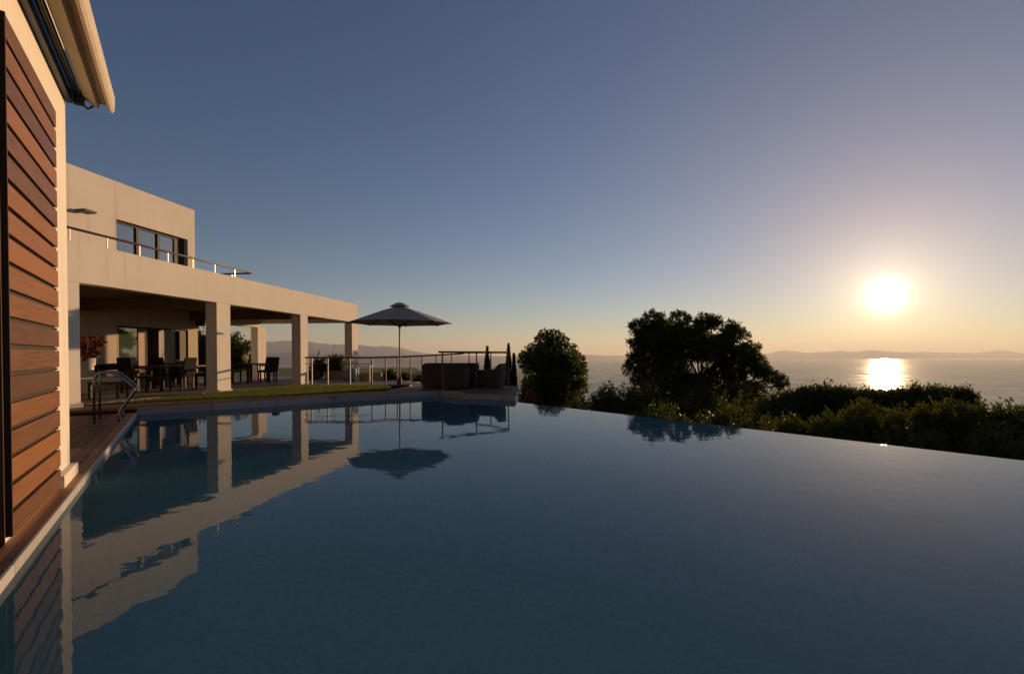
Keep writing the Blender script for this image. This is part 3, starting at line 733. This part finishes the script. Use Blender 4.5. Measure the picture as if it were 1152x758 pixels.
g0 = wineglass('empty stemmed glass on the long dark dining table', TS-.1, TD-.25)
for s, d in ((TS+.05,TD+.2),(TS+.25,TD-.28),(TS+.42,TD+.24),(TS+.6,TD-.22),(TS+.75,TD+.15)): wineglass('empty stemmed glass on the long dark dining table', s, d, g0)
T2S, T2D = 9.35, 2.9
table('smaller dark table in the second bay between two columns', h3(T2S,T2D), HR, 1.3, .9)
for lab, s, d, rz in (('dark chair on the pool side of the smaller table in the second bay', T2S+.1,T2D-.75,HR),
                      ('dark chair on the far end of the smaller table in the second bay', T2S+1.0,T2D,HR+R(90)),
                      ('dark chair behind the smaller table in the second bay', T2S,T2D+.75,HR+R(180))):
    chair(lab, h3(s,d), rz, ch0)

# ------------------------------------------------------------------ foliage
def leaves(P, D, size, aspect, fold=.25, droop=0):
    """rhombic folded leaves at P pointing along D"""
    n = len(P); D = D/np.maximum(np.linalg.norm(D, axis=1, keepdims=True), 1e-6)
    r = RNG.normal(size=(n,3)); B = np.cross(D, r); B /= np.maximum(np.linalg.norm(B, axis=1, keepdims=True), 1e-6)
    C = np.cross(D, B); sz = (size*RNG.uniform(.65,1.3,n))[:,None]
    V = np.zeros((n,4,3)); V[:,0] = P; V[:,1] = P+D*sz*.45+B*sz*aspect+C*sz*fold*aspect
    V[:,2] = P+D*sz; V[:,3] = P+D*sz*.45-B*sz*aspect+C*sz*fold*aspect
    return V.reshape(-1,3)
def sphere(n):
    v_ = RNG.normal(size=(n,3)); return v_/np.linalg.norm(v_, axis=1, keepdims=True)
def foliage(name, V, m, parent): return fast_mesh(name, V, np.arange(len(V)).reshape(-1,4), m, parent)
def shrub(label, x, y, zb, rx, ry, h, m, n_st=120, n_lf=40, lsize=.09, aspect=.2, group=None, name='shrub', cat='shrub', up=.55, bell=1.0, flat=False):
    """many stems fanning from the base to an uneven dome, leaves along their outer two thirds"""
    t = thing(name, label, cat, (x,y,zb), 0, group)
    a = RNG.uniform(0, 2*math.pi, n_st); e = RNG.uniform(.05, 1.0, n_st)
    rr = np.sqrt(1-e**2*.98)*bell; lump = RNG.uniform(.72,1.12,n_st)
    tip = np.c_[np.cos(a)*rr*rx*lump, np.sin(a)*rr*ry*lump, (e*.85+.12)*h*lump]
    if flat: rq = np.sqrt(RNG.random(n_st)); tip = np.c_[np.cos(a)*rq*rx, np.sin(a)*rq*ry, RNG.uniform(.66,1.03,n_st)*h*(1-.10*rq**4)*np.where(RNG.random(n_st) < .05, 1.13, 1)]
    base = np.c_[np.cos(a)*rr*rx*.15, np.sin(a)*rr*ry*.15, np.zeros(n_st)]
    if flat: base[:,:2] = tip[:,:2]*.6
    mid = base*.35+tip*.65; mid[:,2] += -.0*h+ .08*h
    T = RNG.uniform(.30,1.0,(n_st,n_lf))[...,None]
    P = (1-T)**2*base[:,None]+2*T*(1-T)*mid[:,None]+T*T*tip[:,None]
    d = (tip-mid)[:,None]*.0+ (tip-base)[:,None]/np.linalg.norm(tip-base,axis=1)[:,None,None]
    D = d*.8+RNG.normal(size=(n_st,n_lf,3))*.75+np.array([0,0,up*.5])
    P = P + RNG.normal(size=P.shape)*lsize*.45
    foliage('foliage', leaves(P.reshape(-1,3), D.reshape(-1,3), lsize, aspect), M[m], t)
    st = MB()
    for i in range(0, n_st, max(1, n_st//14)):
        st.tube([base[i], mid[i]*.9, tip[i]*.93], [.02,.012,.005], 5)
    st.build('stem', M['bark'], t)
    return t
def limb(mb, a, b, r0, r1, wob=.12, n=5):
    a, b = Vector(a), Vector(b); l = (b-a).length; pts, rs = [], []
    for i in range(n+1):
        f = i/n; o = Vector((random.uniform(-1,1),random.uniform(-1,1),random.uniform(-1,1)))*wob*l*.5*math.sin(math.pi*f)
        pts.append(a.lerp(b, f)+o+Vector((0,0,math.sin(math.pi*f)*l*.06))); rs.append(r0+(r1-r0)*f)
    mb.tube(pts, rs, 7); return pts
def pine(label, x, y, zb, clumps, needle=.21, m='pine', tufts=104, npt=16, tr=.26):
    t = thing('pine_tree', label, 'tree', (x,y,zb))
    tk = MB(); top = limb(tk, (0,0,0), (.35,.1,2.6), tr, tr*.7, .08); fork = top[-1]
    limb(tk, (.0,0,.5), (-.9,.2,2.5), tr*.7, tr*.5); f2 = Vector((-.9,.2,2.5))
    limb(tk, (.1,0,.6), (1.5,.0,2.2), tr*.7, tr*.45); f3 = Vector((1.5,.0,2.2))
    Vs = []
    for (cx, cy, cz, r) in clumps:
        c = Vector((cx,cy,cz)); f = min((fork, f2, f3), key=lambda q: (q-c).length)
        limb(tk, f, c-Vector((0,0,r*.35)), tr*.30, .03, .16)
        n = int(14+tufts*(r/.8)**2); s_ = sphere(n); s_[:,2] = np.where(RNG.random(n) < .35, -np.abs(s_[:,2])*.8, np.abs(s_[:,2]))
        rad = RNG.uniform(.45,1.08,n)[:,None]
        q = s_*rad*np.array([r,r,r*.88])+np.array(c)
        for i in range(0, n, 6): tk.tube([c-Vector((0,0,r*.3)), Vector(q[i])], [.022,.008], 4)
        P = np.repeat(q, npt, 0); D = RNG.normal(size=P.shape)+np.repeat(s_,npt,0)*.7+np.array([0,0,.35])
        Vs.append(leaves(P+RNG.normal(size=P.shape)*.05, D, needle, .13))
    foliage('crown', np.concatenate(Vs), M[m], t); tk.build('trunk', M['bark'], t)
    return t

# big pine: 9 m wide, about 28 m away, standing on the slope below the pool
PX, PY, PZ = 10.9, 28.0, -3.4
def wx(px, d=28.0): return (px-576)*d/540-PX
def wz(py, d=28.0): return 1.2+(400-py)*d/540-PZ
cl = []
rp_ = random.Random(11)
for (px, py, r_px) in [(718,369,10),(737,361,12),(752,366,9),(766,361,11),(794,363,11),(804,364,10),(822,379,11),(842,394,11),(856,406,10),(866,418,10),(866,430,9),(716,388,9),(711,404,10),(716,417,9),
                       (735,381,14),(755,383,13),(775,377,14),(795,379,14),(812,386,12),(728,401,12),(748,403,13),(770,397,15),(790,397,15),(810,403,14),(828,401,12),(838,413,12),(850,421,11),(826,421,13),(806,421,12),
                       (772,417,13),(750,421,12),(732,419,11),(722,431,10),(742,439,13),(763,437,12),(782,442,11),(802,440,12),(820,439,13),(842,435,13),(856,439,10)]:
    dd = rp_.uniform(-1.2,1.6); cl.append((wx(px), dd, wz(py), r_px*28/540*1.10))
for k in range(22):
    px, py = rp_.uniform(728,822), rp_.uniform(374,432)
    cl.append((wx(px), rp_.choice((-.7,1))*rp_.uniform(1.2,2.6), wz(py), rp_.uniform(11,15)*28/540))
pine('large dark spreading pine tree beyond the infinity edge, gaps between its limbs', PX, PY, PZ, cl)

# round tree behind the end of the platform
def round_tree(label, x, y, zb, blobs, m, lsize, n, name='round_tree'):
    t = thing(name, label, 'tree', (x,y,zb)); tk = MB(); limb(tk, (0,0,0), (0,0,1.9), .14, .09, .05); Vs = []
    for (cx, cy, cz, r) in blobs:
        limb(tk, (0,0,1.3), (cx,cy,cz), .05, .015, .1); k = int(n*r*r)
        s_ = sphere(k); q = s_*(RNG.random(k)**.4*1.06)[:,None]*r+np.array([cx,cy,cz])
        Vs.append(leaves(q, s_+RNG.normal(size=q.shape)*.8+np.array([0,0,.5]), lsize, .3))
    foliage('crown', np.concatenate(Vs), M[m], t); tk.build('trunk', M['bark'], t); return t
RX, RY, RZ = 3.0, 36.0, -3.4
bl = []
for (px, py, r) in [(620,392,12),(611,385,10),(630,386,10),(600,398,11),(640,397,11),(594,408,10),(648,408,10),(618,408,17),(636,412,15),(602,418,14),(645,424,13),(620,428,17),(604,436,13),(637,440,15),(620,445,16),(650,436,9),(612,379,7),(622,378,7),(590,402,6),(654,418,7),(655,431,6),(612,452,15),(630,455,15),(598,450,11),(644,452,12),(620,466,15)]:
    dd = random.uniform(-1,1)*.9
    bl.append(((px-576)*36/540-RX, dd, 1.2+(400-py)*36/540-RZ, r*36/540))
for k in range(10): bl.append((random.uniform(-1.3,1.3), random.choice((-1,1))*random.uniform(.9,1.9), random.uniform(2.0,4.8), .85))
round_tree('dense round topped green tree standing right of the seating platform', RX, RY, RZ, bl, 'broad', .20, 1150)

def cypress(label, x, y, zb, h, r):
    t = thing('cypress', label, 'tree', (x,y,zb), 0, 'slim cypresses behind the seating platform'); n = 5200
    f = RNG.random(n)**1.25; a = RNG.uniform(0,6.283,n); rad = r*np.minimum(1,(1-f)*1.45)**.95*np.minimum(1,.55+f*2)*RNG.uniform(.5,1.12,n)
    P = np.c_[np.cos(a)*rad, np.sin(a)*rad, f*h]; D = np.c_[np.cos(a)*.35, np.sin(a)*.35, np.full(n,1.)]+RNG.normal(size=(n,3))*.25
    foliage('crown', leaves(P, D, .15, .16), M['cypress'], t); MB().tube([(0,0,-.3),(0,0,h*.9)], [.06,.015], 6).build('trunk', M['bark'], t); return t
cypress('tallest slim dark cypress rising past the right end of the platform railing', -.23, 32, -2.9, 4.83, .36)
cypress('shorter dark cypress close beside the tallest one, on its right', .13, 32.4, -2.9, 4.15, .29)
cypress('slim dark cypress rising behind the sideways wicker armchair, left of the others', -1.66, 32, -2.9, 4.62, .40)

def shrub_px(label, px, pt, d, hw, m, depth=None, drop=2.2, **k):
    if k.pop('thick', False): k['n_st'] = int(k['n_st']*1.9); k['n_lf'] = 62
    """a shrub whose top shows at picture height pt from the photograph's place, d metres off"""
    x_ = (px-576)*d/540; ztop = 1.2+(400-pt)*d/540; rx = hw*d/540
    return shrub(label, x_, d, ztop-drop, rx, depth or rx, drop/1.05, m, **k)
G1 = 'leafy shrubs below the infinity edge'
# below the pine and the round tree
shrub_px('yellow green bush between the round tree and the pine, lower left', 683, 430, 22, 26, 'yellow_leaf', n_st=170, n_lf=46, lsize=.13, group=G1)
shrub_px('yellow green bush touching the left foot of the pine', 716, 424, 21, 27, 'yellow_leaf', n_st=180, n_lf=46, lsize=.13, group=G1)
shrub_px('small dark shoot rising alone between the round tree and the pine', 687, 424, 24, 7, 'dark_leaf', n_st=26, n_lf=40, lsize=.13, group=G1)
shrub_px('low bush at the right foot of the round tree', 652, 440, 24, 18, 'broad', n_st=120, n_lf=40, lsize=.13, group=G1)
shrub_px('dark bush directly under the middle of the pine', 770, 440, 19, 42, 'dark_leaf', n_st=240, n_lf=46, lsize=.12, group=G1)
shrub_px('dark bush in the gap under the pine, right of its middle', 822, 442, 18, 36, 'hedge_leaf', n_st=220, n_lf=46, lsize=.12, group=G1)
shrub_px('dark bush at the right foot of the pine', 868, 441, 17, 32, 'dark_leaf', n_st=220, n_lf=46, lsize=.11, group=G1)
shrub_px('low green bush along the water under the left half of the pine', 742, 452, 14.5, 38, 'hedge_leaf', n_st=200, n_lf=46, lsize=.10, group=G1, drop=1.6)
shrub_px('low dark bush along the water under the right half of the pine', 812, 456, 13.0, 40, 'dark_leaf', n_st=220, n_lf=46, lsize=.10, group=G1, drop=1.5)
shrub_px('tall dark bush behind the pine trunks, left half', 748, 424, 25, 40, 'dark_leaf', thick=True, n_st=240, lsize=.14, group=G1, drop=3.0)
shrub_px('tall dark bush behind the pine trunks, right half', 838, 428, 25, 38, 'dark_leaf', thick=True, n_st=240, lsize=.14, group=G1, drop=3.0)
shrub_px('dark bush standing close in front of the pine trunks', 792, 432, 22, 24, 'dark_leaf', thick=True, n_st=150, lsize=.13, group=G1, drop=2.4)
# far dark hedge under the sun
for lab, px, pt, hw in (('dark bush with upright shoots at the left end of the far hedge', 925,435,26), ('dark clipped bush of the far hedge, left of the sun glitter', 965,438,30),
                        ('dark clipped bush of the far hedge directly under the sun glitter', 1003,439,30), ('dark clipped bush of the far hedge, right of the sun glitter', 1040,436,28),
                        ('dark bush with two forked shoots at the right end of the far hedge', 1072,437,20), ('dark bush between the pine and the far hedge', 897,441,24)):
    shrub_px(lab, px, pt-2, 18, hw*1.15, 'dark_leaf', flat=True, thick=True, n_st=230, n_lf=44, lsize=.11, up=.9, group=G1, drop=2.0)
# nearer hedge with broad pointed leaves
for lab, px, pt, d, hw, mm in (('small pale green sprout at the water edge under the right foot of the pine', 862,463,10.6,12,'yellow_leaf'), ('low pale green shrub at the water edge right of the pine', 890,466,10.2,26,'yellow_leaf'),
                      ('green pointed leaf shrub below the left end of the far hedge', 940,462,9.8,36,'hedge_leaf'), ('green pointed leaf shrub just left of the sun column', 972,450,10.4,32,'hedge_leaf'),
                      ('green pointed leaf shrub just right of the sun column', 1022,455,9.6,36,'hedge_leaf'), ('taller green shrub below the right end of the far hedge', 1060,448,9.4,38,'hedge_leaf'),
                      ('green shrub with leafy sprays against the sea, second from the right edge', 1100,449,9.0,38,'hedge_leaf'), ('green shrub with leafy sprays cut by the right edge of the view', 1150,450,8.6,44,'hedge_leaf'),
                      ('dark low shrub filling the water edge near the right side', 1120,478,7.9,50,'dark_leaf'), ('dark low shrub at the water edge right below the sun', 1030,478,8.6,46,'dark_leaf')):
    shrub_px(lab, px, pt, d, hw, mm, thick=True, n_st=(50 if hw < 20 else 180), n_lf=44, lsize=.085, aspect=.17, up=.9, group=G1, drop=1.5)
for lab, px, d, hw in (('green shrub outside the pool beyond the right edge, nearer one', 1260,7.6,60), ('green shrub outside the pool beyond the right edge, nearest one', 1420,6.4,70)):
    pass
# hedge carries on past the frame so that the view from a step aside still closes
# planting at the platform end
shrub_px('pink flowering bougainvillea at the end of the platform', 596, 437, 18, 10, 'pink', n_st=42, n_lf=34, lsize=.08, aspect=.4, drop=1.2, name='bougainvillea', cat='flowering shrub')
shrub_px('small green bush between the platform end and the round tree', 588, 424, 19, 11, 'broad', n_st=60, n_lf=40, lsize=.11, drop=1.6)
# garden behind the terrace, left
struct(MB().prism([(-3.0,18.6), (-4.0,24), (-9,45), (-40,45), (-40,8), (-17.6,8.5), (-14.6,24.6), (-6.3,24.6), (-3.7,19.5)], -3, .06).build('garden_ground', M['lawn']))
shrub('tall sunlit green hedge seen between the house columns', -18.1, 28.5, .05, 3.1, 1.2, 2.75, 'broad', n_st=620, n_lf=60, lsize=.14, aspect=.3, name='hedge', cat='hedge')
def yucca(label, px, d, h, w):
    t = thing('yucca', label, 'plant', ((px-576)*d/540, d, .06), 0, 'spiky yuccas behind the terrace railing'); n = 420
    s_ = sphere(n); s_[:,2] = np.abs(s_[:,2])*.9+.1; c = np.array([0,0,h*.45])
    P = np.repeat(c[None],n,0)+RNG.normal(size=(n,3))*np.array([w*.15,w*.15,h*.2]); sz = w
    foliage('leaves', leaves(P, s_, w*1.05, .07), M['broad'], t); MB().tube([(0,0,0),(0,0,h*.6)], [.08,.05], 7).build('trunk', M['bark'], t)
yucca('spiky yucca behind the terrace railing, left of the pair', 358, 22, .95, .42); yucca('taller spiky yucca behind the terrace railing, right of the pair', 377, 22.4, 1.1, .50)
pl_ = thing('stone_planter', 'low pinkish stone planter wall behind the white railing posts', 'planter', (-7.95,21.6,.06))
MB().box(-.35,.75, -.25,.25, 0,.46).build('planter_wall', M['stone'], pl_, bevel=.015)
pl2 = thing('stone_planter', 'low stone planter wall under the small white side table', 'planter', (-6.1,20.4,.06))
MB().box(-.3,.6, -.25,.25, 0,.42).build('planter_wall', M['stone'], pl2, bevel=.015)
fw = thing('flower_pot', 'pot of white flowers on the stone planter wall', 'flower pot', (-7.55,21.6,.52))
MB().lathe([(.07,0),(.10,.14),(.09,.145)], 14).build('pot', M['ceramic'], fw, smooth=True)
P = sphere(90)*.12+np.array([0,0,.28]); foliage('blossom', leaves(P, sphere(90), .09, .4), M['white_petal'], fw)
st_ = thing('side_table', 'small white side table beyond the terrace railing', 'side table', (-6.05,19.6,.142))
MB().box(-.32,.32, -.2,.2, .60,.65).build('table_top', M['white_paint'], st_, bevel=.006)
for sx in (-1,1):
    for sy in (-1,1): MB().box(sx*.28-.02,sx*.28+.02, sy*.16-.02,sy*.16+.02, 0,.598).build('leg', M['white_paint'], st_)
bb = thing('bean_bag', 'slumped blue grey bean bag by the last house column', 'bean bag', (-6.35,19.7,.142) if False else (-6.75,20.2,.142))
bag = MB().lathe([(.12,0),(.34,.05),(.38,.18),(.32,.34),(.20,.48),(.08,.56)], 20); bag.v = [(x_*(1+.08*math.sin(5*z_*9)), y_, z_) for x_, y_, z_ in bag.v]
bag.build('bag', M['grey_blue'], bb, smooth=True)
bx = thing('storage_bench', 'dark wicker storage bench on the far terrace between two columns', 'bench', (-8.85,21.2,.142))
MB().box(-.30,.30, -.22,.22, .03,.36).build('box', M['wicker'], bx, bevel=.01); MB().box(-.31,.31, -.23,.23, .362,.41).build('lid', M['wicker'], bx, bevel=.012)
for k, (px, pt, d, hw, lab) in enumerate(((437,414,21,11,'low round bush behind the parasol pole, leftmost'), (456,416,21.5,12,'low round bush just right of the parasol pole'), (472,420,21,9,'low bush beside the first wicker armchair'))):
    shrub_px(lab, px, pt, d, hw, 'dark_leaf', n_st=110, n_lf=36, lsize=.10, drop=.95, group='low bushes behind the dark railing')
# armchair with white seat and red leaved plant near the handrails
ac_ = thing('terrace_armchair', 'dark framed armchair with pale seat cushion behind the chrome handrails', 'armchair', (-10.12,12.05,FZ), R(195))
bk = MB(); vs, fs = [], []
for i in range(13):
    a = R(-78+156*i/12); x_, y_ = math.sin(a)*.34, -.02-math.cos(a)*.30
    zt = .86-.05*(abs(a)/R(78))**2
    for (o, z_) in ((1,zt-.17),(1,zt),(1.1,zt),(1.1,zt-.17)): vs.append((x_*o, y_*o, z_))
for i in range(12):
    for k in range(4): fs.append((i*4+k,(i+1)*4+k,(i+1)*4+(k+1)%4,i*4+(k+1)%4))
fs += [(0,1,2,3),(51,50,49,48)]
bk.add(vs, fs).build('backrest', M['dark_fabric'], ac_, bevel=.01)
MB().box(-.31,.31, -.28,.30, .36,.40).build('seat_frame', M['dark_wood'], ac_); MB().box(-.29,.29, -.26,.29, .402,.49).build('seat_cushion', M['cushion'], ac_, bevel=.03)
for sx in (-1,1):
    MB().bar((sx*.30,-.20,0),(sx*.32,-.16,.70), .04,.04).build('leg', M['dark_wood'], ac_); MB().bar((sx*.29,.26,0),(sx*.29,.26,.36), .04,.04).build('leg', M['dark_wood'], ac_)
tb = thing('side_table', 'small dark side table left of the pale seated armchair', 'side table', (-10.72,11.75,FZ))
MB().box(-.25,.25, -.25,.25, .48,.52).build('table_top', M['dark_wood'], tb)
for sx in (-1,1):
    for sy in (-1,1): MB().box(sx*.21-.02,sx*.21+.02, sy*.21-.02,sy*.21+.02, 0,.478).build('leg', M['dark_wood'], tb)
rp2 = thing('potted_plant', 'red leaved plant in a tall pale pot against the terrace wall', 'plant', (-12.0,13.55,FZ))
MB().lathe([(.16,0),(.14,.04),(.17,.55),(.20,.98),(.17,.985)], 22).build('pot', M['ceramic'], rp2, smooth=True)
stp = MB(); Pq = []
for k in range(26):
    a = random.uniform(0,6.28); r_ = random.uniform(.1,.42); p = Vector((math.cos(a)*r_, math.sin(a)*r_, random.uniform(1.05,1.55))); stp.tube([(0,0,.95), (p.x*.4,p.y*.4,1.2), p], .006, 4)
    Pq += [np.array(p)+RNG.normal(size=3)*.05 for _ in range(9)]
foliage('leaves', leaves(np.array(Pq), RNG.normal(size=(len(Pq),3))+np.array([0,0,-.4]), .13, .28), M['red_leaf'], rp2); stp.build('stem', M['bark'], rp2)
vz = thing('flower_vase', 'white vase of flowers on the smaller terrace table', 'vase', (*H(T2S-.35,T2D-.1), FZ+.75))
MB().lathe([(.05,0),(.07,.06),(.035,.14),(.045,.17)], 14).build('vase', M['ceramic'], vz, smooth=True)
foliage('blossom', leaves(sphere(70)*.09+np.array([0,0,.24]), sphere(70), .08, .4), M['white_petal'], vz)

# undergrowth closing the slope between the shrubs: nobody could count it
n = 60000; u1 = RNG.random(n)
tt = RNG.uniform(-.2,1.9,n); off = .9+RNG.random(n)**.8*13
bx_, by_ = B_[0]+(C_[0]-B_[0])*tt+nrm.x*off, B_[1]+(C_[1]-B_[1])*tt+nrm.y*off
lump = np.sin(bx_*1.7+1.3*np.sin(by_*.9))*.22+np.sin(by_*2.3+bx_*.6)*.18
zt = -.75-.07*off+lump
P = np.c_[bx_, by_, zt-RNG.random(n)**1.5*.9]
ug = fast_mesh('undergrowth', leaves(P, RNG.normal(size=(n,3))*.8+np.array([0,0,.7]), .13, .22), np.arange(n*4).reshape(-1,4), M['hedge_leaf'])
tag(ug, 'dense low undergrowth covering the slope below the infinity edge', 'undergrowth', kind='stuff')

# ------------------------------------------------------------------ terrain, sea, far hills
def terrain():
    rs = [0,3,6,9,12,15,18,22,27,33,40,50,65,85,110,150,200,270,360,480,620,800,1100]; na = 96
    V = [(0,5,-2.3)]; F = []
    for r in rs[1:]:
        for k in range(na):
            a = 2*math.pi*k/na; x_, y_ = r*math.sin(a), 5+r*math.cos(a)
            side = max(0, math.cos(a-R(50)))          # downhill towards the sea
            rr = max(0, r-11); dn = rr*(.17 if side > .1 else .12)+(max(0,rr-60)*.07)
            z_ = -2.3-dn+math.sin(x_*.13+2)*math.sin(y_*.11)*min(1.2, rr*.05)
            up_ = max(0, -math.cos(a-R(20)))**.7*max(0, r-22)*.85       # unseen slope added inland behind the viewer, blocking low sky light
            V.append((x_, y_, max(z_+min(up_, 260), -152)))
    for k in range(na): F.append((0,1+k,1+(k+1)%na))
    for i in range(len(rs)-2):
        for k in range(na): F.append((1+i*na+k,1+(i+1)*na+k,1+(i+1)*na+(k+1)%na,1+i*na+(k+1)%na))
    return MB().add(V, F).build('hillside_ground', M['soil'], smooth=True)
struct(terrain())
n = 128; sv = [(0,0,-150)]; sf = []
rings = [300,900,2500,6000,12000,20000,29000]
for r in rings:
    for k in range(n): sv.append((r*math.sin(2*math.pi*k/n), r*math.cos(2*math.pi*k/n), -150))
for k in range(n): sf.append((0,1+k,1+(k+1)%n))
for i in range(len(rings)-1):
    for k in range(n): sf.append((1+i*n+k,1+(i+1)*n+k,1+(i+1)*n+(k+1)%n,1+i*n+(k+1)%n))
struct(MB().add(sv, sf).build('sea', M['sea']))
def vnoise(x, seed):
    r = random.Random(seed); tab = [r.random() for _ in range(512)]
    def f(t): i = math.floor(t); u = t-i; u = u*u*(3-2*u); return tab[i%512]*(1-u)+tab[(i+1)%512]*u
    return sum(f(x*2**o+o*17)/2**o for o in range(5))/1.9
def ridge(name, d, px0, px1, prof, seed, thick=2600):
    """a range of hills: prof gives the skyline height in metres above the sea along it"""
    n = 150; rows = [(-1,0),(-.75,.18),(-.5,.45),(-.25,.75),(0,1),(.4,.6),(1,0)]; V = []; F = []
    for i in range(n+1):
        px = px0+(px1-px0)*i/n; a = math.atan((px-576)/540); h = prof(px)*(.82+.36*vnoise(px*.05, seed)*1.0)
        for j, (o, f) in enumerate(rows):
            rr = d/math.cos(a)+o*thick+ (vnoise(px*.09+j*9, seed+1)-.5)*thick*.5
            V.append((rr*math.sin(a), rr*math.cos(a), -152+(h+2)*f*(1+(vnoise(px*.2+j*31, seed+2)-.5)*.35*(0 if f in (0,1) else 1))))
    m_ = len(rows)
    for i in range(n):
        for j in range(m_-1): F.append((i*m_+j,(i+1)*m_+j,(i+1)*m_+j+1,i*m_+j+1))
    return struct(MB().add(V, F).build(name, M['mountain'], smooth=True))
def bump_(px, c, w_, h): return h*math.exp(-((px-c)/w_)**2)
ridge('mountains', 17000, -150, 640, lambda p: 150+bump_(p,300,60,420)+bump_(p,425,50,330)+bump_(p,200,80,380)+bump_(p,360,40,200) if p < 545 else 150*max(0,(640-p)/95), 3)
ridge('hills', 11000, -150, 560, lambda p: 95+bump_(p,330,70,130)+bump_(p,440,60,60) if p < 480 else 95*max(0,(560-p)/80), 8, 1500)
ridge('mountains', 27000, 800, 1500, lambda p: 1.0*(230+bump_(p,884,16,240)+bump_(p,960,60,200)+bump_(p,1128,20,200)+bump_(p,1060,60,90)+bump_(p,1250,60,250))*min(1,max(0,(p-800)/60)), 5)
ridge('mountains', 25000, 560, 830, lambda p: 110+bump_(p,640,50,90), 15)
# flat coastal plain on the left with pale built-up patches
V = []; F = []; n = 60
for i in range(n+1):
    a = R(-75+78*i/n)
    for j, r in enumerate((650,1200,2200,4000,7000,9500)):
        rr = r*(1+.12*(vnoise(i*.35+j*3, 4)-.5)) * (1 if i < n-8 else 1-.05*(i-n+8))
        V.append((rr*math.sin(a), rr*math.cos(a), -146+ (0 if j < 5 else -6)))
for i in range(n):
    for j in range(5): F.append((i*6+j,(i+1)*6+j,(i+1)*6+j+1,i*6+j+1))
struct(MB().add(V, F).build('coastal_plain', M['plain']))
